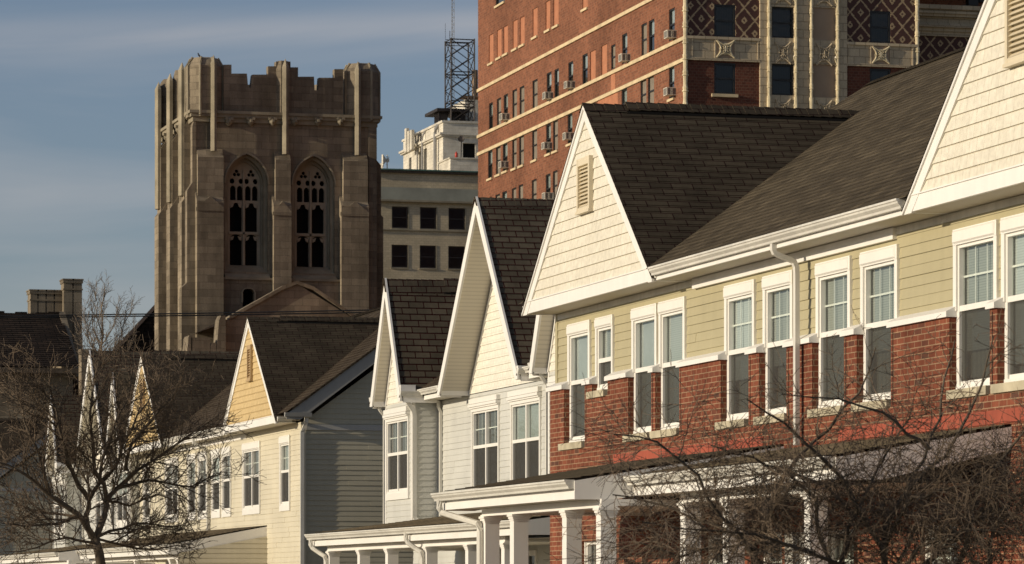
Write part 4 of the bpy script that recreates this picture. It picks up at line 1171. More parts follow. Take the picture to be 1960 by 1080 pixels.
# ============================================================ church gable and low walls before the tower, nave behind
CH = thing('church_hall', 'stone parapet gable with lit coping in front of the tower foot', 'church', (48, 230, 0))
YC = 226.0
q = lambda a, b: W0.Y(a, b, YC)
poly = [q(420, 1200), q(420, 613), (q(441, 611)), q(543, 554), q(567, 546), q(573, 546), q(674, 608), q(735, 608), q(735, 1200)]
poly = [(p[0], max(p[1], 0)) for p in poly]
m = MB(); m.plate(poly, [], lambda u, v, d: (u, YC + d, v), 0, 0.9); cw = m.build('gable_wall', M['stone'], CH)
cp = [q(438, 612.5), q(543, 553.5), q(568, 544.5)]; cpr = [q(568, 544.5), q(600, 556), q(676, 608)]
m = MB()
for seq in (cp, cpr):
    for k in range(len(seq) - 1):
        a, b = seq[k], seq[k + 1]
        m.prism([(a[0], YC - 0.15, a[1]), (b[0], YC - 0.15, b[1]), (b[0], YC - 0.15, b[1] + 0.22), (a[0], YC - 0.15, a[1] + 0.22)], (0, 1.25, 0))
m.build('coping', M['stone'], cw)
m = MB()
a, b, c = q(441, 611), q(570, 546), q(674, 608)
shingles(m, [(a[0], YC + 1, a[1] - 0.1), (b[0], YC + 1, b[1] - 0.1), (b[0], YF - 0.3, b[1] - 0.1), (a[0], YF - 0.3, a[1] - 0.1)], 0.3, 0.02)
shingles(m, [(c[0], YC + 1, c[1] - 0.1), (b[0], YC + 1, b[1] - 0.1), (b[0], YF - 0.3, b[1] - 0.1), (c[0], YF - 0.3, c[1] - 0.1)], 0.3, 0.02)
m.build('roof', M['slate'], CH)
for (a, b, t, dp) in ((414.5, 432, 603, 1.3), (400, 414, 656, 1.4), (358, 368, 642, 1.6), (366, 402, 646, 0.6)):
    x0_, z1_ = W0.Y(a, t, YC - 0.8); x1_ = xY(b, YC - 0.8); m = MB(); w = x1_ - x0_
    sh = [(x0_, 0), (x0_, z1_ - 0.9), (x0_ + w * 0.2, z1_ - 0.45), (x0_ + w * 0.25, z1_ - 0.12), (x0_ + w * 0.45, z1_), (x1_, z1_), (x1_, 0)] if t != 646 else [(x0_, 0), (x0_, z1_), (x1_, z1_), (x1_, 0)]
    if t == 603: sh = [(x0_, 0), (x0_, z1_ - 2.2), (x0_ + 0.1, z1_ - 0.9), (x0_ + 0.16, z1_ - 0.3), (x0_ + 0.3, z1_), (x1_, z1_), (x1_, 0)]
    m.prism([(u, YC - 0.8, v) for u, v in sh], (0, dp, 0)); m.build('pier', M['stone'], CH)
NV = thing('church_nave', 'dark steep tiled nave roof sloping down beside the left foot of the tower', 'church', (46, 270, 0))
a, b = W0.Y(196, 702, 256), W0.Y(300, 588, 256)
m = MB(); bxx = b[0] + 6; bzz = b[1] + 6 * (b[1] - a[1]) / (b[0] - a[0])
m.face([(a[0], 256, a[1]), (bxx, 256, bzz), (bxx, 259, bzz), (a[0], 259, a[1])]); m.face([(2 * bxx - a[0], 256, a[1]), (bxx, 256, bzz), (bxx, 259, bzz), (2 * bxx - a[0], 259, a[1])])
m.build('roof', M['tarroof'], NV)
m = MB(); m.prism([(a[0] + 0.05, 256.2, 0), (a[0] + 0.05, 256.2, a[1] - 0.02), (bxx, 256.2, bzz - 0.08), (2 * bxx - a[0] - 0.05, 256.2, a[1] - 0.02), (2 * bxx - a[0] - 0.05, 256.2, 0)], (0, 2.3, 0)); m.build('wall', M['slate'], NV)
# ============================================================ old slate roofed house with clustered chimneys
OH = thing('old_stone_house', 'dark old stone house with ragged slate roof and clustered chimney stacks at the left edge', 'house', (20, 175, 0))
YE, YR = 168.0, 173.5
ze = zY(80, 702, YE); zr = zY(80, 602, YR); xa, xb = xY(-160, YE), xY(152, YE)
m = MB(); shingles(m, [(xa, YE, ze), (xb, YE, ze), (xb, YR, zr), (xa, YR, zr)], 0.24, 0.03)
m.face([(xa, YR, zr), (xb, YR, zr), (xb, 2 * YR - YE, ze), (xa, 2 * YR - YE, ze)])
# ragged ridge tiles
random.seed(3)
x = xa
while x < xb - 0.3:
    w = random.uniform(0.3, 0.6); h = random.uniform(0.02, 0.14); m.box(x, x + w, YR - 0.16, YR + 0.16, zr - 0.1, zr + h); x += w + 0.01
m.build('roof', M['slate'], OH)
m = MB(); m.box(xa, xb - 0.15, YE + 0.9, 2 * YR - YE - 0.4, 0, ze); m.prism([(xb - 0.1, YE + 0.3, ze - 0.4), (xb - 0.1, YR, zr + 0.15), (xb - 0.1, 2 * YR - YE, ze - 0.4)], (0.28, 0, 0))
m.build('wall', M['stone'], OH)
bx('eave_board', M['bark'], OH, xa, xb, YE + 0.02, YE + 0.2, ze - 0.28, ze - 0.05)
def stack(p0, p1, pt, pb, n, Y, nm='chimney'):
    x0_, x1_ = xY(p0, Y), xY(p1, Y); z1_, z0_ = zY(p0, pt, Y), zY(p0, pb, Y); w = (x1_ - x0_) / n; m = MB()
    for k in range(n):
        a, b = x0_ + w * k, x0_ + w * (k + 1) - 0.07
        m.box(a, b, Y, Y + 0.95, z0_, z1_ - 0.2); m.box(a - 0.04, b + 0.04, Y - 0.05, Y + 1.0, z1_ - 0.2, z1_ - 0.06); m.box(a - 0.07, b + 0.065, Y - 0.08, Y + 1.03, z1_ - 0.06, z1_)
        m.box(a - 0.035, b + 0.035, Y - 0.04, Y + 0.99, z1_ - 0.52, z1_ - 0.45)
    m.box(x0_ + 0.03, x1_ - 0.1, Y + 0.06, Y + 0.85, z0_, z1_ - 0.3)
    return m.build(nm, M['stone'], OH)
stack(58.5, 121, 554, 625, 4, YR + 0.8); stack(122.5, 160, 533.5, 700, 2, YR + 0.2)
# plain dark hall roof beyond the trees, and masonry pier with lit edges
HL = thing('dark_roofed_hall', 'low dark roofed hall between the old stone house and the yellow gable', 'building', (31, 190, 0))
m = MB(); a, b = W0.Y(140, 706, 196), W0.Y(330, 706, 196)
shingles(m, [(a[0], 190, a[1] - 3.5), (b[0], 190, a[1] - 3.5), (b[0], 196, a[1]), (a[0], 196, a[1])], 0.24, 0.03); m.face([(a[0], 196, a[1]), (b[0], 196, a[1]), (b[0], 202, a[1] - 3.5), (a[0], 202, a[1] - 3.5)])
m.build('roof', M['slate'], HL); bx('wall', M['stone'], HL, a[0] + .3, b[0] - .3, 190.5, 201.5, 0, a[1] - 3.4)
x0_, z1_ = W0.Y(156, 668, 166); m = MB()
for k in range(2): m.box(x0_ + k * 0.34, x0_ + k * 0.34 + 0.28, 166, 166.8, 0, z1_ - 0.15); m.box(x0_ + k * 0.34 - 0.03, x0_ + k * 0.34 + 0.3, 165.97, 166.83, z1_ - 0.15, z1_)
o = m.build('gate_pier', M['stone'], None, False, (x0_ + 0.3, 166.4, 0)); tag(o, 'slender twin shafted stone pier rising right of the old slate roofed house', 'pier')

# ============================================================ brick hotel
HF = Fr(59.42, 182.8, radians(0.69))
HO = thing('brick_hotel', 'tall orange brick hotel with buff belt courses and terracotta front', 'hotel', HF.w(8, 8, 0))
YH1 = HF.X(915, 300, 0)[0]
Lc = lambda px, py: (700 + px / 2.7, py / 2.7)
rows = {
 0: [(637, 660, 178, 325, 's'), (678, 702, 152, 297, 's'), (712, 735, 135, 278, 's'), (760, 784, 105, 252, 's'), (797, 821, 88, 232, 's'), (863, 888, 42, 190, 's'), (930, 953, 5, 155, 's'), (970, 997, -22, 133, 's'), (672, 718, -130, 20, 'g'), (1120, 1147, -105, 45, 's') ],
 1: [(637, 657, 532, 668, 'g'), (678, 700, 508, 655, 'f'), (713, 735, 488, 632, 'g'), (758, 782, 463, 612, 'f'), (795, 820, 447, 592, 'f'), (862, 888, 413, 562, 'f'), (935, 960, 375, 520, 'g'), (975, 998, 357, 503, 'g'), (1047, 1072, 320, 465, 'g'), (1120, 1147, 280, 435, 'g'), (1160, 1188, 262, 418, 's'), (1218, 1247, 232, 385, 's'), (1268, 1290, 232, 357, 'f'), (1325, 1352, 175, 328, 'g'), (1425, 1453, 122, 288, 'f'), (1463, 1492, 103, 265, 'g'), (1567, 1597, 45, 208, 'g')],
 2: [(632, 655, 778, 922, 'g'), (673, 697, 758, 902, 'f'), (708, 733, 740, 885, 'g'), (757, 780, 715, 870, 'f'), (793, 817, 702, 855, 'f'), (860, 886, 672, 827, 'f'), (932, 957, 642, 795, 'g'), (968, 993, 622, 780, 'f'), (1043, 1068, 588, 743, 'g'), (1117, 1144, 553, 705, 'f'), (1265, 1287, 512, 640, 'f'), (1322, 1350, 460, 615, 'g'), (1420, 1450, 408, 570, 'f'), (1458, 1490, 390, 550, 'f'), (1567, 1595, 345, 510, 'g')],
 3: [(630, 652, 1020, 1165, 'f'), (670, 694, 1005, 1150, 'f'), (705, 730, 990, 1135, 'g'), (755, 778, 972, 1120, 'f'), (790, 813, 955, 1105, 'f'), (858, 883, 928, 1080, 'f'), (930, 955, 900, 1050, 'g'), (967, 991, 883, 1035, 'f'), (1040, 1065, 850, 1000, 'g')],
}
hw_ = []
for r, L in rows.items():
    for a, b, t, bt, k in L:
        pc, tt = Lc((a + b) / 2, t); _, bb_ = Lc(0, bt)
        ya_ = HF.X(Lc(a, 0)[0], 300, 0)[0]; yb2 = HF.X(Lc(b, 0)[0], 300, 0)[0]
        zt1 = HF.X(pc, tt, 0)[1]; zb1 = HF.X(pc, bb_, 0)[1]
        hw_.append((yb2, ya_, zb1, zt1, k, r))
m = MB(HF); m.grid(lambda u, z, o: (-o, u, z), 0.0, YH1, 0, 46, [h[:4] for h in hw_], 0.16)
m.face([(0, YH1, 0), (40, YH1, 0), (40, YH1, 46), (0, YH1, 46)]); m.face([(0, 0, 46), (0, YH1, 46), (40, YH1, 46), (40, 0, 46)])
m.build('side_wall', M['hotelbrick'], HO)
for y0, y1, z0, z1, k, r in hw_:
    s = MB(HF); s.box(-0.10, 0.05, y0 - 0.08, y1 + 0.08, z0 - 0.13, z0 - 0.002)
    if r != 1 or k == 's' and False: s.build('window_sill', M['belt'], HO)
    if k == 's':
        bx('bricked_up_window', M['salmon'], HO, 0.05, 0.2, y0, y1, z0, z1, fr=HF); continue
    f = MB(HF); t = 0.07; col = 'blackframe' if k == 'g' else 'greyfill'
    for (a, b, c, d) in ((y0, y0 + t, z0, z1), (y1 - t * 1.3, y1, z0, z1), (y0 + t, y1 - t, z1 - t, z1), (y0 + t, y1 - t, z0, z0 + t), (y0 + t, y1 - t, (z0 + z1) / 2 - 0.04, (z0 + z1) / 2 + 0.04)):
        f.box(0.04, 0.14, a, b, c, d)
    w = f.build('window', M['blackframe'], HO)
    p = MB(HF); p.face([(0.10, y1 - t, z0 + t), (0.10, y0 + t, z0 + t), (0.10, y0 + t, z1 - t), (0.10, y1 - t, z1 - t)])
    if k == 'g':
        p.build('pane', M['glass'], w)
        zc2 = (z0 + z1) / 2
        p = MB(HF); p.face([(0.155, y0, zc2), (0.155, y1, zc2), (0.155, y1, z1), (0.155, y0, z1)]); p.build('pane_backing', M['paleblind'], w)
        p = MB(HF); p.face([(0.155, y0, z0), (0.155, y1, z0), (0.155, y1, zc2), (0.155, y0, zc2)]); p.build('pane_backing', M['room'], w)  # lower half: darkness of the room painted on a flat sheet
    else: p.build('storm_panel', M['greyfill'], w)
# belt courses
def belt(a, b, h=0.17, o=0.09, mat='belt', nm='belt_course'):
    pa, pb = Lc(*a), Lc(*b); za = HF.X(*pa, 0)[1]; zb = HF.X(*pb, 0)[1]; z = (za + zb) / 2
    return bx(nm, M[mat], HO, -o, 0.02, -0.02, YH1, z - h, z + 0.02, fr=HF), z
_, zb1 = belt((580, 468), (1460, -4)); _, zb2 = belt((575, 703), (1640, 197)); _, zb3 = belt((575, 797), (1640, 303))
# salmon repair patch
ya_, yb2 = HF.X(Lc(1312, 0)[0], 300, 0)[0], HF.X(Lc(1200, 0)[0], 300, 0)[0]
zt1 = HF.X(*Lc(1250, 488), 0)[1]
bx('repair_patch', M['salmon'], HO, -0.012, 0.01, ya_ + 0.3, yb2, zt1 - 3.2, zt1, fr=HF)
bx('repair_patch', M['salmon'], HO, -0.012, 0.01, HF.X(Lc(1290, 0)[0], 300, 0)[0], HF.X(Lc(1268, 0)[0], 300, 0)[0], zb2 - 1.05, zb2 - 0.17, fr=HF)
# front
XE = HF.Y(1757, 100, 0)[0]
hz_ = lambda px, py, y=0: HF.Y(px, py, y)[1]
hx_ = lambda px, y=0: HF.Y(px, 100, y)[0]
zw = [(hz_(1387, 71), hz_(1387, 9)), (hz_(1387, 180.4), hz_(1387, 120.5))]
zw += [(zw[1][0] - 3.4, zw[1][1] - 3.4), (zw[0][0] + 3.4, zw[0][1] + 3.4)]
fh = []
for (a, b) in ((1367, 1408), (1665, 1705)):
    for z0, z1 in zw: fh.append((hx_(a), hx_(b), z0, z1, 'w'))
czw = [(hz_(1497, 73.5), hz_(1497, 14)), (hz_(1497, 183), hz_(1497, 123))]
ch = [(hx_(1476), hx_(1517.7), z0, z1, 'w') for z0, z1 in czw]
mpF = lambda u, z, o: (u, -o, z)
zA, zB = hz_(1387, 117.5), hz_(1387, 71.5)
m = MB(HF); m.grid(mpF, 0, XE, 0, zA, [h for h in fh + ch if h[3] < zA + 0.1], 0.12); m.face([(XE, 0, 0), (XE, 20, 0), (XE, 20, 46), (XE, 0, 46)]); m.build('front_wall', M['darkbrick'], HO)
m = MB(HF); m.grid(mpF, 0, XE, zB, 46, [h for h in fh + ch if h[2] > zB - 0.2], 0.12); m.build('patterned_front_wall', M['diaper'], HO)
for xa_, xb_, pp in ((0.0, hx_(1453.5), (1324, 1368, 1406, 1450)), (hx_(1620), XE, (1623, 1666, 1703, 1746))):
    m = MB(HF); m.box(xa_, xb_, -0.05, 0.3, zA, zB); m.box(xa_, xb_, -0.13, -0.04, zB - 0.14, zB); m.box(xa_, xb_, -0.13, -0.04, zA, zA + 0.14)
    for px in pp: m.box(hx_(px) - 0.03, hx_(px) + 0.04, -0.11, -0.04, zA + 0.13, zB - 0.13)
    m.build('terracotta_band', M['terra'], HO)
m = MB(HF); m.grid(lambda u, z, o: (u, -0.12 - o, z), hx_(1453.5), hx_(1620), 0, 46, ch + [(hx_(1554), hx_(1597.5), z0 - 0.05, z1 + 0.05, 'b') for z0, z1 in czw], 0.22)
m.face([(hx_(1453.5), 0, 0), (hx_(1453.5), -0.12, 0), (hx_(1453.5), -0.12, 46), (hx_(1453.5), 0, 46)]); m.face([(hx_(1620), 0, 0), (hx_(1620), -0.12, 0), (hx_(1620), -0.12, 46), (hx_(1620), 0, 46)])
m.build('terracotta_wall', M['terra'], HO)
for z0, z1 in czw: bx('blind_panel', M['tan'], HO, hx_(1553.5), hx_(1598), -0.04, 0.2, z0 - 0.05, z1 + 0.05, fr=HF)
for x0, x1, z0, z1, k in fh + ch:
    f = MB(HF); t = 0.10
    for (a, b, c, d) in ((x0, x0 + t, z0, z1), (x1 - t, x1, z0, z1), (x0 + t, x1 - t, z1 - t, z1), (x0 + t, x1 - t, z0, z0 + t), (x0 + t, x1 - t, (z0 + z1) / 2 - 0.04, (z0 + z1) / 2 + 0.04)):
        f.box(a, b, 0.03, 0.12, c, d)
    w = f.build('window', M['blackframe'], HO)
    p = MB(HF); p.face([(x0 + t, 0.09, z0 + t), (x1 - t, 0.09, z0 + t), (x1 - t, 0.09, z1 - t), (x0 + t, 0.09, z1 - t)]); p.build('pane', M['darkglass'], w)
    p = MB(HF); p.face([(x0, 0.15, z0), (x1, 0.15, z0), (x1, 0.15, z1), (x0, 0.15, z1)]); p.build('curtain', M['curtain'], w)
for a, b in ((1361.5, 1411.5), (1659.5, 1709)): bx('window_sill', M['belt'], HO, hx_(a), hx_(b), -0.14, 0.02, zw[1][0] - 0.16, zw[1][0] - 0.003, fr=HF)
# carved ornament panels
def ornament(xc, z0, z1, w, yo, mat='terraw'):
    m = MB(HF); zc_ = (z0 + z1) / 2; h = (z1 - z0) / 2; r = 0.048
    n = 16
    m.tube([(xc + 0.62 * w * cos(2 * pi * k / n), yo, zc_ + 0.62 * h * sin(2 * pi * k / n)) for k in range(n + 1)], r, 5)
    for s in (-1, 1):
        m.tube([(xc + s * w * (1 - 0.5 * sin(pi * k / 8)), yo - 0.02, z0 + (z1 - z0) * k / 8) for k in range(9)], r, 5)
        m.tube([(xc - w + 2 * w * k / 8, yo - 0.02, zc_ + s * h * (1 - 0.5 * sin(pi * k / 8))) for k in range(9)], r, 5)
        for c in (-1, 1): m.tube([(xc + s * w * 0.1, yo - 0.03, zc_ + c * h * 0.1), (xc + s * w * 0.3, yo - 0.04, zc_ + c * h * 0.32), (xc + s * w * 0.14, yo - 0.03, zc_ + c * h * 0.42)], r * 0.9, 5)
    m.tube([(xc - 0.3 * w, yo - 0.03, zc_), (xc + 0.3 * w, yo - 0.03, zc_)], r, 5); m.tube([(xc, yo - 0.03, zc_ - 0.35 * h), (xc, yo - 0.03, zc_ + 0.35 * h)], r, 5)
    return m.build('carved_panel', M[mat], HO)
for a, b in ((1369.5, 1405), (1667.5, 1701.5)):
    x0, x1 = hx_(a), hx_(b); bx('ornament_ground', M['tan'], HO, x0, x1, -0.07, -0.045, zA + 0.16, zB - 0.16, fr=HF)
    ornament((x0 + x1) / 2, zA + 0.18, zB - 0.18, (x1 - x0) / 2 * 0.95, -0.10)
for px in (1497, 1576):
    for z0, z1 in ((czw[0][0] - 1.33, czw[0][0] - 0.2), (czw[1][0] - 1.33, czw[1][0] - 0.2), (czw[0][1] + 0.15, czw[0][1] + 1.1)):
        ornament(hx_(px), z0, z1, 0.42, -0.14, 'terra')
        m = MB(HF); xq = hx_(px) + 0.62; m.tube([(xq + 0.05 * sin(k * 1.6), -0.18, z0 + (z1 - z0) * k / 10) for k in range(11)], 0.045, 5); m.build('scroll', M['terraw'], HO)
# spiral and baluster shafts
def shaft(px, yo, r, zones, z0=8, z1=46, xx=None):
    x = hx_(px) if xx is None else xx; prof = []; z = z0
    while z < z1:
        inb = any(a <= z <= b for a, b in zones)
        if inb or zones is True:
            for dz, k in ((0, 0.72), (0.40, 0.82), (0.42, 1.15), (0.48, 1.15), (0.50, 0.85), (0.62, 1.0), (0.74, 0.75)): prof.append((r * k, z + dz))
            z += 0.82
        else: prof.append((r * 1.1, z)); prof.append((r * 1.1, z + 0.18)); z += 0.2
    m = MB(HF); m.lathe(x, yo, prof, 8); return m.build('terracotta_shaft', M['terraw'], HO)
zo = [(z0 - 0.1, z1 + 0.2) for z0, z1 in czw] + [(z0 - 0.1 + 6.8, z1 + 0.2 + 6.8) for z0, z1 in czw]
for px in (1470, 1521.5, 1551, 1601.5): shaft(px, -0.17, 0.105, zo)
shaft(1314, -0.02, 0.15, [(0, 99)], xx=0.02); shaft(1755, -0.02, 0.13, [(0, 99)], xx=XE - 0.05)
bx('corner_quoin', M['terraw'], HO, -0.05, 0.06, -0.04, 0.12, 0, 46, fr=HF)
# lower wing
yw = 5.0; m = MB(HF)
X0w, X1w = XE - 0.2, hx_(1960, yw)
hzw = lambda py: HF.Y(1800, py, yw)[1]
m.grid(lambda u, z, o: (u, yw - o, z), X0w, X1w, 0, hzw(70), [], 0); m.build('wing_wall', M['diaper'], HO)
m = MB(HF)
for a, b, e in ((70, 61, 0.12), (61, 54, 0.22), (54, 50, 0.40), (50, 46, 0.25), (46, 33, 0.06), (33, 28, 0.3), (28, 24, 0.42), (24, 20, 0.34), (20, 12, 0.5)): m.box(X0w, X1w, yw - e, yw + 8, hzw(a), hzw(b))
m.build('cornice', M['terra'], HO)
# roof flood lamp
x_, z_ = HF.Y(1866, 13, yw); m = MB(HF)
m.tube([(x_, yw, hzw(14) - 0.05), (x_, yw, hzw(4))], 0.04, 6); m.box(x_ - 0.45, x_ + 0.1, yw - 0.25, yw + 0.2, hzw(9), hzw(-8)); m.tube([(x_ - 0.35, yw, hzw(7)), (x_ + 0.45, yw - 0.1, hzw(-1))], 0.045, 6); m.box(x_ - 0.75, x_ - 0.4, yw - 0.1, yw + 0.1, hzw(12), hzw(8)); m.box(x_ + 0.2, x_ + 0.75, yw - 0.2, yw + 0.2, hzw(1), hzw(-10))
o = m.build('roof_lamp', M['blackframe'], None, False, HF.w(x_, yw, hzw(13))); tag(o, 'black lamp bracket on the cornice of the hotel wing, top right', 'lamp')
# window air conditioners
acs = [(706, 606, 'under the second window pair from the left, upper full row'), (930, 497, 'beside the left light of the pair with pale shades, upper full row'), (1042, 441, 'just left of the salmon infill windows, upper full row'), (1326, 301, 'in the window past the salmon infills, upper full row'), (1563, 180, 'in the window next to the hotel corner, highest on the wall'),
       (701, 853, 'in the second pair from the left, lower full row'), (925, 756, 'lower full row, directly below another with grille, left of the cream gable'), (1035, 706, 'half hidden by the cream gable rake'), (1560, 476, 'next to the hotel corner, just above the shingled ridge'), (928, 1016, 'in the lowest visible row above the grey gable roof')]
proto = None
for i, (a, b, t) in enumerate(acs):
    pc, py = Lc(a, b); y, z = HF.X(pc + 4, py, -0.25)
    if proto is None:
        proto = thing('air_conditioner', 'window air conditioner ' + t, 'air conditioner', HF.w(-0.25, y, z - 0.2), 'air conditioners in the hotel side windows'); base0 = (y, z)
        m = MB(HF); m.box(-0.50, 0.08, y - 0.30, y + 0.30, z - 0.19, z - 0.16); m.box(-0.50, 0.08, y - 0.30, y + 0.30, z + 0.17, z + 0.21)
        for q1 in (-0.30, 0.25): m.box(-0.50, -0.44, y + q1, y + q1 + 0.05, z - 0.16, z + 0.17)
        m.box(0.0, 0.08, y - 0.30, y + 0.30, z - 0.16, z + 0.17)
        for k in (-0.27, -0.20): m.box(k, k + 0.02, y - 0.30, y + 0.30, z - 0.16, z + 0.17)
        c1_ = m.build('casing', M['acwhite'], proto)
        m = MB(HF); m.box(-0.47, 0.0, y - 0.28, y + 0.28, z - 0.16, z + 0.17); c2_ = m.build('grille', M['acgrille'], proto)
    else:
        r_ = proto.copy(); COL.objects.link(r_); r_.location = HF.w(-0.25, y, z - 0.2); r_['label'] = 'window air conditioner ' + t
        for c in (c1_, c2_):
            d = c.copy(); COL.objects.link(d); d.parent = r_

# ============================================================ buff office block and white penthouse
OB = thing('office_building', 'drab buff brick office block with square windows, between tower and hotel', 'building', (80, 306, 0))
YO = 300.0
oz = lambda py: zY(820, py, YO)
x0, x1 = xY(690, YO), xY(1010, YO)
owin = [(750, 781), (804, 835), (858.5, 890)]
oh = []
for a, b in owin:
    oh += [(xY(a, YO), xY(b, YO), oz(438.5), oz(397), 0), (xY(a - 0.5, YO), xY(b - 0.5, YO), oz(513.5), oz(470), 1), (xY(a - 1, YO), xY(b - 1, YO), oz(588), oz(545), 2)]
m = MB(); m.grid(mY(YO), x0, x1, 0, oz(388), oh, 0.25); m.box(x0, x1, YO + 0.3, YO + 25, 0, oz(389)) if False else None
m.face([(x0, YO, 0), (x0, YO + 25, 0), (x0, YO + 25, oz(333)), (x0, YO, oz(333))]); m.face([(x0, YO, oz(333)), (x1, YO, oz(333)), (x1, YO + 25, oz(333)), (x0, YO + 25, oz(333))])
m.face([(x0, YO - 0.02, oz(361)), (x1, YO - 0.02, oz(361)), (x1, YO - 0.02, oz(330)), (x0, YO - 0.02, oz(330))])
m.build('wall', M['office'], OB)
bx('panel_band', M['officeband'], OB, x0, x1, YO - 0.25, YO + 0.2, oz(385), oz(361))
bx('ledge', M['stoneplain'], OB, x0, x1, YO - 0.45, YO + 0.2, oz(388.5), oz(385))
bx('ledge', M['stoneplain'], OB, x0, x1, YO - 0.15, YO + 0.1, oz(443), oz(440.5))
bx('coping', M['bark'], OB, x0, x1, YO - 0.3, YO + 1, oz(333), oz(328.5)); bx('roof_edge', M['copper'], OB, x0, x1, YO - 0.4, YO + 1.2, oz(328.5), oz(326))
for x0_, x1_, z0, z1, k in oh:
    f = MB(); t = 0.09
    for (a, b, c, d) in ((x0_, x0_ + t, z0, z1), (x1_ - t, x1_, z0, z1), (x0_ + t, x1_ - t, z1 - t, z1), (x0_ + t, x1_ - t, z0, z0 + t), (x0_ + t, x1_ - t, (z0 + z1) / 2 - 0.03, (z0 + z1) / 2 + 0.03)): f.box(a, b, YO + 0.16, YO + 0.24, c, d)
    w = f.build('window', M['bronze'], OB)
    p = MB(); p.face([(x0_, YO + 0.21, z0), (x1_, YO + 0.21, z0), (x1_, YO + 0.21, z1), (x0_, YO + 0.21, z1)]); p.build('pane', M['officeglass'], w)
    p = MB(); p.face([(x0_, YO + 0.3, z0), (x1_, YO + 0.3, z0), (x1_, YO + 0.3, z1), (x0_, YO + 0.3, z1)]); p.build('pane_backing', M['curtain' if (k == 1 and abs(x0_ - oh[4][0]) > 0.5) else 'dusk'], w)
    bx('window_sill', M['stoneplain'], OB, x0_ - 0.08, x1_ + 0.08, YO - 0.08, YO + 0.1, z0 - 0.12, z0 - 0.002); bx('window_trim', M['stoneplain'], OB, x1_, x1_ + 0.09, YO - 0.03, YO + 0.15, z0, z1)
YP = 314.0; XP = xY(848, YP)
PH = thing('penthouse', 'whitewashed rooftop plant house with a flat cornice beside the brick hotel', 'building', (XP + 4, YP + 6, oz(333)))
pz = lambda py, Y=YP: zY(870, py, Y)
YPb = XP / tan(TH + atan((772 - CX) / F)); ZB_ = oz(333) - 3
m = MB()
fh2 = [(xY(886, YP), xY(910, YP), pz(303.5), pz(273.5))]
m.grid(mY(YP), XP, XP + 9, ZB_, pz(233), fh2, 0.3)
lh = []
for p0, p1, t, b in ((783, 787.5, 303, 330), (802, 807, 291, 330), (811, 817, 286, 330)):
    lh.append((XP / tan(TH + atan((p1 - CX) / F)), XP / tan(TH + atan((p0 - CX) / F)), zX(p0, b, XP), zX(p0, t, XP)))
m.grid(mX(XP), YP, YPb, ZB_, pz(233), lh, 0.3)
m.face([(XP, YP, pz(233)), (XP + 9, YP, pz(233)), (XP + 9, YPb, pz(233)), (XP, YPb, pz(233))]); m.face([(XP, YPb, ZB_), (XP + 9, YPb, ZB_), (XP + 9, YPb, pz(233)), (XP, YPb, pz(233))])
m.build('wall', M['whitewash'], PH)
for e, a, b in ((0.35, 259, 255), (0.22, 262, 259), (0.12, 235.5, 231.5)): bx('cornice', M['whitewash'], PH, XP - e, XP + 9.2, YP - e, YPb + e, pz(a), pz(b))
bx('opening', M['dark'], PH, XP + 0.4, XP + 8.5, YP + 0.35, YPb - 1, ZB_, pz(240))
XQ = xY(862, YP - 4); m = MB(); m.box(XQ, XQ + 6, YP - 4, YP - 0.01, ZB_, pz(304, YP - 4)); m.box(XQ - 0.1, XQ + 6, YP - 4.1, YP - 0.01, pz(304, YP - 4), pz(301.5, YP - 4))
m.build('low_block', M['whitewash'], PH)
XU = xY(890, YP + 4); m = MB(); m.box(XU, XU + 4, YP + 4, YP + 9, pz(236), pz(190, YP + 4)); m.box(XU - 0.3, XU + 0.9, YP + 3.6, YP + 4, pz(236), pz(214, YP + 4)); m.build('upper_block', M['whitewash'], PH)
for yy, r in ((YP + 1.6, 0.16), (YP + 6.2, 0.09), (YP + 8, 0.07)):
    m = MB(); m.tube([(XP - 0.3, yy, ZB_), (XP - 0.3, yy, pz(252)), (XP - 0.25, yy, pz(244)), (XP + 0.1, yy, pz(231)), (XP + 0.6, yy, pz(229))], r, 7); m.build('pipe', M['greysteel'], PH)
for (px, t, b) in ((796, 238, 283), (801, 243, 283), (806, 241, 279)):
    yy = XP / tan(TH + atan((px - CX) / F)); z1, z0 = zX(px, t, XP - 0.8), zX(px, b, XP - 0.8)
    m = MB(); m.box(XP - 0.95, XP - 0.70, yy - 0.35, yy + 0.35, z0, z1); m.tube([(XP - 0.75, yy, z0 + 0.3), (XP + 0.02, yy, z0 + 0.3)], 0.04, 5); m.tube([(XP - 0.75, yy, z1 - 0.3), (XP + 0.02, yy, z1 - 0.3)], 0.04, 5)
    m.build('panel_antenna', M['whitewash'], PH)
# rooftop plant canopy
x0, z0 = W0.Y(829, 213, YP + 3); x1 = xY(891, YP + 3)
CN = MB(); CN.box(x0, x1, YP + 1.5, YP + 6, z0 - 0.15, z0 + 0.1); CN.box(x0 + 0.45, x0 + 1.1, YP + 2.2, YP + 3.5, pz(233), z0 - 0.1)
for k in range(6): CN.box(x0 + 0.3, x0 + 0.42, YP + 2.2 + k * 0.3, YP + 2.3 + k * 0.3, pz(233), z0 - 0.1)
CN.box(x1 - 0.8, x1 - 0.15, YP + 2.4, YP + 5, pz(233), z0 - 0.1); CN.box(x1 - 1.2, x1 - 0.9, YP + 2.4, YP + 2.8, pz(233), z0 - 0.1)
CN.tube([(x0 + 1.8, YP + 2, pz(232)), (x0 + 2.6, YP + 2, z0 - 0.2), (x1 - 0.9, YP + 2, pz(226)), (x1 - 1.6, YP + 2, pz(232))], 0.09, 5)
o = CN.build('plant_canopy', M['steel'], None, False, ((x0 + x1) / 2, YP + 3.5, pz(233))); tag(o, 'black flat topped plant canopy on the white penthouse roof', 'canopy')
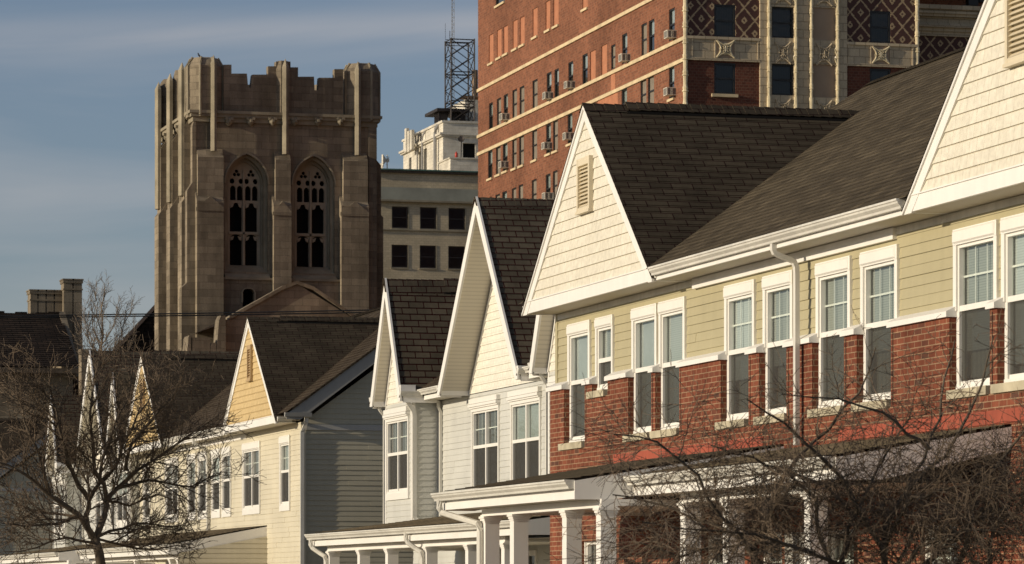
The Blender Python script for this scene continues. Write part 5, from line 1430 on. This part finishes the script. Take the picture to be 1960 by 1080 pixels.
m = MB(); x_, z_ = W0.Y(845, 232, YP + 1); m.lathe(x_ + 0.3, YP + 1, [(0.02, z_ + 0.0), (0.3, z_ + 0.1), (0.36, z_ + 0.5), (0.28, z_ + 0.85), (0.05, z_ + 1.0)], 10)
# lattice tower
LT = thing('lattice_tower', 'rusty black steel lattice tower with slim ladder mast on the penthouse roof', 'tower', (xY(882, 316), 316, pz(233)))
YA_, YB_ = YP + 1.2, YP + 3.3
xa, xb = xY(863.5, YA_), xY(908, YA_)
zs_ = [pz(p, YA_) for p in (232, 204, 193, 137, 75)]
m = MB(); r = 0.065
cs = [(xa, YA_), (xb, YA_), (xb, YB_), (xa, YB_)]
for c in cs: m.tube([(c[0], c[1], zs_[0]), (c[0], c[1], zs_[-1] + 0.1)], r, 5)
m.build('leg', M['steel'], LT)
m = MB()
for k, z in enumerate(zs_[1:]):
    for j in range(4): a, b = cs[j], cs[(j + 1) % 4]; m.tube([(a[0], a[1], z), (b[0], b[1], z)], 0.05, 4); m.tube([(a[0], a[1], z - 0.25), (b[0], b[1], z - 0.25)], 0.03, 4) if k in (2, 3) else None
for j in range(4):
    a, b = cs[j], cs[(j + 1) % 4]
    n = 5; zz = [zs_[0] + (zs_[-1] - zs_[0]) * k / n for k in range(n + 1)]
    for k in range(n):
        m.tube([(a[0], a[1], zz[k]), (b[0], b[1], zz[k + 1])], 0.04, 4); m.tube([(b[0], b[1], zz[k]), (a[0], a[1], zz[k + 1])], 0.04, 4)
m.build('brace', M['steel'], LT)
m = MB(); xm_ = xY(866.5, YB_); z0 = pz(232, YB_); z1 = pz(-90, YB_)
tri = [(xm_ - 0.12, YB_ - 0.1), (xm_ + 0.12, YB_ - 0.1), (xm_, YB_ + 0.12)]
for t in tri: m.tube([(t[0], t[1], z0), (t[0], t[1], z1)], 0.022, 4)
z = z0; k = 0
while z < z1 - 0.3:
    for j in range(3): a, b = tri[j], tri[(j + 1) % 3]; m.tube([(a[0], a[1], z), (b[0], b[1], z)], 0.014, 3)
    a, b = tri[0], tri[1]; m.tube([(a[0], a[1], z), (b[0], b[1], z + 0.3)], 0.014, 3) if k % 2 else m.tube([(b[0], b[1], z), (a[0], a[1], z + 0.3)], 0.014, 3)
    z += 0.3; k += 1
m.build('mast', M['greysteel'], LT)
m = MB(); x_ = xY(852.5, YA_); m.tube([(x_, YA_, pz(76, YA_)), (x_, YA_, pz(46, YA_))], 0.02, 4); m.tube([(x_, YA_, pz(77, YA_)), (xa, YA_, pz(77, YA_))], 0.03, 4); m.tube([(xY(861, YA_), YA_, pz(78, YA_)), (xY(861, YA_), YA_, pz(60, YA_))], 0.035, 4)
m.build('whip_antenna', M['steel'], LT)
# stack with hood, dishes
x_ = xY(909, YP + 6); zc_ = lambda p: pz(p, YP + 6)
m = MB(); m.lathe(x_, YP + 6, [(0.27, zc_(190)), (0.27, zc_(150)), (0.29, zc_(149)), (0.27, zc_(148)), (0.27, zc_(134)), (0.24, zc_(133))], 12)
m.box(x_ - 1.25, x_ + 0.5, YP + 5, YP + 7, zc_(188), zc_(185)); m.box(x_ - 0.8, x_ + 0.4, YP + 5.3, YP + 6.8, zc_(193), zc_(188))
o = m.build('flue_stack', M['ductbrown'], None, False, (x_, YP + 6, zc_(193))); tag(o, 'brown cylindrical flue stack with dark hood, between lattice tower and hotel', 'flue')
def dish(px, py, Y, r, pyb, label, mat, dx=-0.5, name='satellite_dish'):
    x_, z_ = W0.Y(px, py, Y); zb_ = zY(px, pyb, Y); d = Vector((dx, -1, 0.35)).normalized(); u = d.cross(Vector((0, 0, 1))).normalized(); v = u.cross(d); c = Vector((x_, Y, z_)); m = MB()
    rings = []
    for rr, dep in ((0.02, 0.22), (0.5, 0.15), (0.85, 0.05), (1.0, 0.0)):
        rings.append([m.pt(tuple(c - d * dep * r * 1.2 + (u * cos(2 * pi * j / 12) + v * sin(2 * pi * j / 12)) * rr * r)) for j in range(12)])
    for k in range(3):
        for j in range(12): m.f.append([rings[k][j], rings[k][(j + 1) % 12], rings[k + 1][(j + 1) % 12], rings[k + 1][j]])
    m.f.append(rings[0]); m.tube([tuple(c - d * r * 0.25), (x_, Y + r * 0.3, zb_)], 0.05, 5); m.tube([tuple(c - v * r), tuple(c + d * r * 0.8)], 0.025, 4); m.box(*(lambda q: (q.x - .07, q.x + .07, q.y - .07, q.y + .07, q.z - .07, q.z + .07))(c + d * r * 0.85))
    o = m.build(name, mat, None, False, (x_, Y, zb_)); tag(o, label, 'satellite dish')
dish(883, 266, YP - 2.5, 0.30, 302, 'dark satellite dish on a pole before the white penthouse window', M['steel'])
dish(728, 319, YO + 3, 0.3, 330, 'pale dish low on the office roof next to the stone tower', M['whitewash'], -0.8)
m = MB(); x_, z_ = W0.Y(741, 308, YO + 3); zb_ = zY(741, 328, YO + 3); m.tube([(x_, YO + 3, zb_), (x_, YO + 3, z_ + 0.5)], 0.045, 5)
m.prism([(x_ - 0.1, YO + 2.8, z_ + 0.1), (x_ - 0.1, YO + 2.8, z_ - 0.05), (x_ - 0.42, YO + 2.7, z_ - 0.42), (x_ - 0.42, YO + 2.7, z_ + 0.5)], (0.0, 0.5, 0)); m.box(x_ - 0.12, x_ + 0.15, YO + 2.85, YO + 3.15, z_ - 0.1, z_ + 0.15); m.tube([(x_ - 0.05, YO + 3, z_ - 0.35), (x_ + 0.15, YO + 3, z_ + 0.35)], 0.03, 4)
o = m.build('horn_antenna', M['whitewash'], None, False, (x_, YO + 3, zb_)); tag(o, 'pale horn antenna on a short pole at the left end of the office roof', 'antenna')
m = MB(); x_, z_ = W0.Y(873.5, 303, YP - 2); m.lathe(x_, YP - 2, [(0.13, z_ - 0.05), (0.13, z_ + 0.42), (0.06, z_ + 0.5), (0.03, z_ + 0.58)], 8)
o = m.build('gas_cylinder', M['red'], None, True, (x_, YP - 2, z_)); tag(o, 'small red cylinder standing on the white roof ledge left of the dark opening', 'cylinder')
# overhead cables
for i, (pa, pb, lab) in enumerate((((-400, 610), (1100, 586), 'upper of two thin overhead cables crossing before the tower foot'), ((-400, 613), (1100, 591), 'lower of two thin overhead cables crossing before the tower foot'))):
    Y0_, Y1_ = 150.0, 152.0; a = W0.Y(*pa, Y0_); b = W0.Y(*pb, Y1_); m = MB(); n = 24
    m.tube([(a[0] + (b[0] - a[0]) * k / n, Y0_ + 2 * k / n, a[1] + (b[1] - a[1]) * k / n - 0.10 * 4 * (k / n) * (1 - k / n) + 0.05) for k in range(n + 1)], 0.028, 5)
    o = m.build('overhead_cable', M['cable'], None, False, (a[0], Y0_, a[1])); tag(o, lab, 'cable', 'overhead cables')


# ============================================================ bare trees
def rot_about(d, ang, rnd):
    a = d.cross(Vector((rnd.gauss(0, 1), rnd.gauss(0, 1), rnd.gauss(0, 1))))
    if a.length < 1e-4: a = Vector((1, 0, 0))
    a.normalize()
    from mathutils import Quaternion
    q_ = Quaternion(a, ang); v = d.copy(); v.rotate(q_); return v


def limb(st, pts, r0, r1, lvl, rnd):
    """pts: Vector list; st: settings"""
    thick = st['thick']
    (st['trunk'] if r0 > thick else st['crown']).tube([tuple(p) for p in pts], r0, 6 if r0 > thick else (4 if r0 > 0.012 else 3), r1, cap=False)
    if lvl >= st['lv']: return
    # cumulative length
    L = [0]
    for k in range(1, len(pts)): L.append(L[-1] + (pts[k] - pts[k - 1]).length)
    tot = L[-1]; n = st['n'][lvl]; n = max(1, int(n * tot / st['ref'][lvl] + rnd.random()))
    for i in range(n):
        t = tot * (st['t0'][lvl] + (1 - st['t0'][lvl]) * (i + rnd.random()) / n); k = 1
        while k < len(pts) - 1 and L[k] < t: k += 1
        f = (t - L[k - 1]) / max(1e-6, L[k] - L[k - 1]); p = pts[k - 1].lerp(pts[k], min(1, f)); d = (pts[k] - pts[k - 1]).normalized()
        rr = (r0 + (r1 - r0) * t / tot)
        d2 = rot_about(d, rnd.uniform(*st['ang'][lvl]), rnd)
        d2.z += st['up'][lvl]; d2.normalize()
        ln = st['len'][lvl] * rnd.uniform(0.5, 1.15) * (1 - 0.35 * t / tot)
        rr2 = max(st['rmin'], min(rr * 0.7, st['rad'][lvl] * rnd.uniform(0.7, 1.1)))
        ns = st['seg'][lvl]; P = [p]; dd = d2
        for s in range(ns):
            dd = rot_about(dd, rnd.uniform(0.02, st['wig']), rnd); dd.z += st['grav'][lvl]; dd.normalize(); P.append(P[-1] + dd * ln / ns)
        limb(st, P, rr2, max(st['rmin'] * 0.75, rr2 * 0.35), lvl + 1, rnd)


def tree(name, label, group, base, limbs, st, seed, barkm, twigm, trunkpts=None, tr=0.15):
    rnd = random.Random(seed); R_ = thing(name, label, 'tree', base, group)
    st['trunk'], st['crown'] = MB(), MB()
    if trunkpts: st['trunk'].tube([tuple(p) for p in trunkpts], tr * 1.25, 8, tr)
    for lb in limbs:
        pts, r0, r1 = lb[:3]; st_ = dict(st); st_.update(lb[3] if len(lb) > 3 else {})
        V = [Vector(p) for p in pts]
        # refine & roughen the path
        Q = [V[0]]
        for k in range(1, len(V)):
            for s in (0.5, 1.0):
                p = V[k - 1].lerp(V[k], s); j = (V[k] - V[k - 1]).length * 0.06
                Q.append(p + Vector((rnd.uniform(-j, j), rnd.uniform(-j, j), rnd.uniform(-j, j))))
        limb(st_, Q, r0, r1, 0, rnd)
    st['trunk'].build('trunk', barkm, R_, True); st['crown'].build('crown', twigm, R_)
    return R_


Y1 = 76.0; K1 = 76 / 58
def tp(px, py, dy=0.0): x, z = W0.Y(px, py, Y1 + dy); return (x, Y1 + dy, z)
L1 = [
 ([tp(180, 1030), tp(150, 990, -.2), tp(95, 945, -.4), tp(45, 905, -.5), tp(-10, 880, -.6)], 0.068, 0.016),
 ([tp(182, 1035), tp(200, 985, .1), tp(205, 960, .2), tp(222, 935, .3), tp(265, 900, .5), tp(330, 858, .6), tp(400, 800, .8)], 0.07, 0.012),
 ([tp(175, 1030), tp(165, 985, .1), tp(172, 958, .2), tp(190, 925, .4), tp(196, 880, .5), tp(212, 830, .6), tp(240, 770, .8), tp(255, 700, .9)], 0.06, 0.010),
 ([tp(172, 958, .2), tp(150, 930, .0), tp(130, 880, -.3), tp(112, 820, -.5), tp(100, 760, -.6), tp(92, 700, -.6)], 0.055, 0.009),
 ([tp(205, 960, .2), tp(185, 900, -.2), tp(176, 850, -.4), tp(170, 790, -.6), tp(180, 730, -.6), tp(188, 670, -.7)], 0.05, 0.008),
 ([tp(222, 935, .3), tp(262, 925, .7), tp(310, 920, 1.0), tp(370, 930, 1.2), tp(420, 905, 1.4)], 0.04, 0.008),
 ([tp(95, 945, -.4), tp(85, 900, -.2), tp(60, 840, -.3), tp(40, 780, -.2), tp(30, 720, -.1)], 0.045, 0.008),
 ([tp(150, 990, -.2), tp(110, 1000, -.6), tp(50, 1010, -.9), tp(0, 1000, -1.0)], 0.035, 0.008),
 ([tp(240, 900, .4), tp(250, 850, .1), tp(290, 800, 0), tp(330, 760, -.1), tp(345, 720, -.1)], 0.04, 0.008),
 ([tp(190, 925, .4), tp(230, 880, .8), tp(250, 820, 1.2), tp(280, 770, 1.5), tp(300, 730, 1.6)], 0.04, 0.008),
 ([tp(182, 1030), tp(235, 1010, .5), tp(290, 1000, .9), tp(350, 1010, 1.2)], 0.035, 0.008),
 ([tp(112, 820, -.5), tp(70, 780, -.8), tp(35, 760, -1), tp(0, 730, -1)], 0.025, 0.006),
]
L1 += [
 ([tp(185, 1040), tp(130, 1030, -.5), tp(70, 1045, -.8), tp(10, 1060, -1)], 0.03, 0.007),
 ([tp(180, 1030), tp(240, 1045, .3), tp(300, 1050, .5), tp(370, 1045, .6)], 0.028, 0.007),
 ([tp(150, 990, -.2), tp(90, 985, .3), tp(30, 960, .5), tp(-20, 940, .6)], 0.03, 0.007),
 ([tp(205, 960, .2), tp(250, 965, .6), tp(300, 950, .9), tp(350, 960, 1)], 0.028, 0.007),
]
L1 = [(a_, b_ * K1 * 0.8, c_ * K1 * 0.8) for a_, b_, c_ in L1]
st = dict(thick=0.034, lv=3, n=(11, 6, 4), ref=(1.2 * K1, 0.6 * K1, 0.35 * K1), t0=(0.15, 0.1, 0.1), ang=((0.5, 1.2), (0.4, 1.1), (0.4, 1.1)), up=(0.15, 0.08, 0.0), len=(0.85 * K1, 0.5 * K1, 0.27 * K1), rad=(0.019, 0.0110, 0.0075), rmin=0.0058, seg=(8, 6, 4), wig=0.24, grav=(0.05, 0.03, 0.0))
tree('bare_tree', 'bare branching tree with many fine twigs at the lower left, before the distant houses', 'bare trees along the street', (tp(182, 1080)[0], Y1, 0), L1, st, 5, M['bark'], M['twig'], [(tp(165, 1080)[0], Y1, 0), tp(196, 1100), tp(190, 1060), tp(181, 1030)], 0.095)

Y2 = 26.5
def tq(px, py, dy=0.0): x, z = W0.Y(px, py, Y2 + dy); return (x, Y2 + dy, z)
L2 = [
 ([tq(1700, 1130), tq(1690, 1050), tq(1705, 980, .1), tq(1790, 900, .2), tq(1830, 840, .2), tq(1880, 740, .3), tq(1900, 640, .3)], 0.028, 0.005, dict(n=(6, 4, 2), len=(0.55, 0.3, 0.16))),
 ([tq(1690, 1050), tq(1640, 960, -.1), tq(1580, 880, -.3), tq(1500, 810, -.4), tq(1430, 770, -.5)], 0.022, 0.005, dict(n=(6, 4, 2), len=(0.55, 0.3, 0.16))),
 ([tq(1780, 860, -.2), tq(1740, 830, -.2), tq(1690, 790, -.3), tq(1600, 760, -.4), tq(1500, 750, -.5)], 0.016, 0.004, dict(n=(6, 4, 2), len=(0.55, 0.3, 0.16))),
 ([tq(1500, 1130), tq(1440, 1060), tq(1390, 990, -.2), tq(1330, 910, -.3), tq(1260, 850, -.4), tq(1180, 830, -.5)], 0.020, 0.005, dict(n=(7, 4, 2))),
 ([tq(1440, 1060), tq(1480, 960, .3), tq(1530, 880, .5), tq(1590, 820, .6), tq(1640, 750, .7), tq(1680, 670, .7)], 0.020, 0.005, dict(n=(6, 4, 2), len=(0.55, 0.3, 0.16))),
 ([tq(1500, 1130), tq(1420, 1040, .3), tq(1320, 990, .5), tq(1240, 960, .6), tq(1170, 950, .6)], 0.018, 0.005, dict(n=(7, 4, 2))),
 ([tq(1700, 1110), tq(1760, 1000, -.2), tq(1810, 985, -.3), tq(1880, 990, -.4), tq(1960, 960, -.5)], 0.016, 0.006),
 ([tq(1700, 1130), tq(1800, 1050, .3), tq(1900, 960, .5), tq(1990, 880, .6)], 0.026, 0.006),
 ([tq(1690, 1060), tq(1720, 960, .5), tq(1760, 880, .8), tq(1800, 800, 1.0), tq(1810, 720, 1.1), tq(1830, 650, 1.1)], 0.020, 0.005, dict(n=(6, 4, 2), len=(0.55, 0.3, 0.16))),
 ([tq(1820, 1120), tq(1850, 1040), tq(1880, 940, -.3), tq(1930, 860, -.4), tq(1990, 790, -.5)], 0.026, 0.006, dict(n=(6, 4, 2), len=(0.55, 0.3, 0.16))),
 ([tq(1600, 1130), tq(1570, 1040), tq(1560, 960), tq(1500, 900), tq(1440, 880), tq(1360, 850)], 0.02, 0.005),
 ([tq(1600, 1130), tq(1620, 1010, .3), tq(1670, 930, .4), tq(1700, 860, .5), tq(1740, 800, .5)], 0.02, 0.005),
 ([tq(1560, 1060), tq(1480, 1040), tq(1400, 1045), tq(1300, 1060), tq(1220, 1040)], 0.016, 0.005),
 ([tq(1650, 1130), tq(1600, 1080, -.3), tq(1500, 1040, -.5), tq(1380, 1010, -.6), tq(1230, 1000, -.7)], 0.018, 0.005),
 ([tq(1700, 1110), tq(1760, 1040, -.6), tq(1850, 1010, -.8), tq(1960, 1020, -.9)], 0.018, 0.005),
 ([tq(1690, 1060), tq(1740, 960, -.5), tq(1800, 940, -.6), tq(1900, 930, -.7), tq(1990, 900, -.7)], 0.016, 0.005),
 ([tq(1600, 1100), tq(1640, 1000, .2), tq(1580, 930, .3), tq(1480, 900, .3), tq(1400, 930, .3)], 0.016, 0.005),
 ([tq(1900, 1130), tq(1900, 1040, .4), tq(1930, 960, .5), tq(1990, 920, .5)], 0.02, 0.006),
]
st2 = dict(thick=0.0135, lv=3, n=(11, 5, 3), ref=(0.8, 0.36, 0.2), t0=(0.12, 0.1, 0.1), ang=((0.5, 1.4), (0.4, 1.3), (0.4, 1.2)), up=(-0.02, -0.05, -0.03), len=(0.78, 0.45, 0.24), rad=(0.0068, 0.0045, 0.0034), rmin=0.0025, seg=(10, 7, 5), wig=0.27, grav=(0.0, -0.04, -0.03))
zt0 = tq(1690, 1130)[2]
tree('bare_tree', 'tangled bare ornamental tree filling the lower right corner before the brick house', 'bare trees along the street', (tq(1690, 1130)[0], Y2, 0), L2, st2, 11, M['bark'], M['twig'], [(tq(1690, 1130)[0], Y2, 0), tq(1690, 1230), tq(1700, 1130)], 0.05)
# extra stems that fork low down, below the frame
Y3 = 138.0
def tr3(px, py, dy=0.0): x, z = W0.Y(px, py, Y3 + dy); return (x, Y3 + dy, z)
L3 = [([tr3(195, 760), tr3(193, 690), tr3(197, 640), tr3(196, 590), tr3(203, 540)], 0.07, 0.008)]
for i, (a, b, c, d) in enumerate(((194, 680, 172, 560), (195, 660, 226, 585), (194, 700, 168, 620), (196, 640, 182, 555), (194, 690, 240, 610), (194, 710, 225, 640), (194, 700, 160, 600), (193, 720, 150, 640), (195, 715, 250, 590), (195, 730, 262, 640))):
    L3.append(([tr3(a, b), tr3((a + c) / 2 + (c - a) * 0.15, (b + d) / 2 + 8, 0.5 * (-1) ** i), tr3(c, d, 0.8 * (-1) ** i)], 0.03, 0.008))
st3 = dict(thick=0.04, lv=3, n=(8, 5, 3), ref=(2.0, 0.8, 0.4), t0=(0.2, 0.15, 0.1), ang=((0.35, 0.8), (0.4, 0.9), (0.4, 1.0)), up=(0.4, 0.25, 0.1), len=(0.9, 0.5, 0.3), rad=(0.016, 0.010, 0.008), rmin=0.0062, seg=(4, 3, 2), wig=0.22, grav=(0.06, 0.02, 0.0))
tree('bare_tree', 'slender pale twigged tree rising against the sky right of the chimney stacks', 'bare trees along the street', (tr3(195, 900)[0], Y3, 0), L3, st3, 7, M['twig2'], M['twig2'], [(tr3(195, 1000)[0], Y3, 0), tr3(195, 900), tr3(195, 755)], 0.09)

# ============================================================ light, sky, camera
EL, AZ = radians(13.5), radians(6.0)
sd = Vector((-cos(AZ) * cos(EL), -sin(AZ) * cos(EL), sin(EL)))
sl = bpy.data.lights.new('sun', 'SUN'); sl.energy = 4.15; sl.angle = radians(0.5); sl.color = (1.0, 0.86, 0.66)
so = bpy.data.objects.new('sun', sl); so.rotation_euler = sd.to_track_quat('Z', 'Y').to_euler(); so.location = (-40, 0, 40); COL.objects.link(so)
w = bpy.data.worlds.new('World'); SC.world = w; w.use_nodes = True; nt = w.node_tree
bg = nt.nodes['Background']; bg.inputs['Strength'].default_value = 0.075
sky = nt.nodes.new('ShaderNodeTexSky'); sky.sky_type = 'NISHITA'; sky.sun_disc = False; sky.sun_elevation = EL; sky.sun_rotation = radians(-95)
sky.air_density = 1.0; sky.dust_density = 0.6; sky.ozone_density = 1.6; sky.altitude = 200
tc = nt.nodes.new('ShaderNodeTexCoord'); mp = nt.nodes.new('ShaderNodeMapping'); nt.links.new(tc.outputs['Generated'], mp.inputs[0])
mp.inputs['Rotation'].default_value = (radians(1.0), 0, 0); mp.inputs['Scale'].default_value = (4.0, 4.0, 34.0); mp.inputs['Location'].default_value = (0.3, 0.0, 1.35)
nz = nt.nodes.new('ShaderNodeTexNoise'); nz.inputs['Scale'].default_value = 1.0; nz.inputs['Detail'].default_value = 5; nz.inputs['Roughness'].default_value = 0.5; nz.inputs['Distortion'].default_value = 0.4
nt.links.new(mp.outputs[0], nz.inputs['Vector'])
mr = nt.nodes.new('ShaderNodeMapRange'); mr.inputs['From Min'].default_value = 0.44; mr.inputs['From Max'].default_value = 0.72; mr.inputs['To Min'].default_value = 0; mr.inputs['To Max'].default_value = 0.62
nt.links.new(nz.outputs['Fac'], mr.inputs['Value'])
hs = nt.nodes.new('ShaderNodeHueSaturation'); hs.inputs['Saturation'].default_value = 0.80; hs.inputs['Value'].default_value = 0.96; nt.links.new(sky.outputs[0], hs.inputs['Color'])
mx = nt.nodes.new('ShaderNodeMix'); mx.data_type = 'RGBA'; sp_ = nt.nodes.new('ShaderNodeSeparateXYZ'); nt.links.new(tc.outputs['Generated'], sp_.inputs[0])
def mth(op, a, b=None, c=None):
    n_ = nt.nodes.new('ShaderNodeMath'); n_.operation = op
    for k_, i_ in enumerate((a, b, c)):
        if i_ is None: continue
        if isinstance(i_, (int, float)): n_.inputs[k_].default_value = i_
        else: nt.links.new(i_, n_.inputs[k_])
    return n_.outputs[0]
# one thin cirrus band, with fainter veils elsewhere
dz_ = mth('ADD', mth('ADD', sp_.outputs[2], mth('MULTIPLY', sp_.outputs[0], -0.04)), mth('MULTIPLY', mth('SUBTRACT', nz.outputs['Fac'], 0.5), 0.018))
band_ = mth('POWER', 2.718, mth('MULTIPLY', mth('POWER', mth('DIVIDE', mth('SUBTRACT', dz_, 0.1395), 0.0042), 2), -1))
cf_ = mth('ADD', mth('MULTIPLY', mr.outputs[0], 0.6), mth('MULTIPLY', band_, mth('ADD', 0.22, mth('MULTIPLY', mr.outputs[0], 0.6))))
nt.links.new(cf_, mx.inputs[0]); vm = nt.nodes.new('ShaderNodeVectorMath'); vm.operation = 'MULTIPLY'; vm.inputs[1].default_value = (0.94, 0.99, 1.18); nt.links.new(hs.outputs[0], vm.inputs[0]); nt.links.new(vm.outputs[0], mx.inputs[6]); mx.inputs[7].default_value = (6.9, 6.5, 6.4, 1)
nt.links.new(mx.outputs[2], bg.inputs['Color'])

cam = bpy.data.cameras.new('camera'); co = bpy.data.objects.new('camera', cam); COL.objects.link(co); SC.camera = co
co.location = (0, 0, CZ); co.rotation_euler = (radians(90), 0, -TH)
cam.sensor_width = 36; cam.lens = F / 1960 * 36; cam.shift_y = (HY - 540) / 1960; cam.clip_start = 0.5; cam.clip_end = 4000
cam.dof.use_dof = True; cam.dof.focus_distance = 58; cam.dof.aperture_fstop = 9
vs = SC.view_settings; vs.view_transform = 'Standard'; vs.look = 'None'; vs.exposure = 0; vs.gamma = 1
SC.render.engine = 'CYCLES'
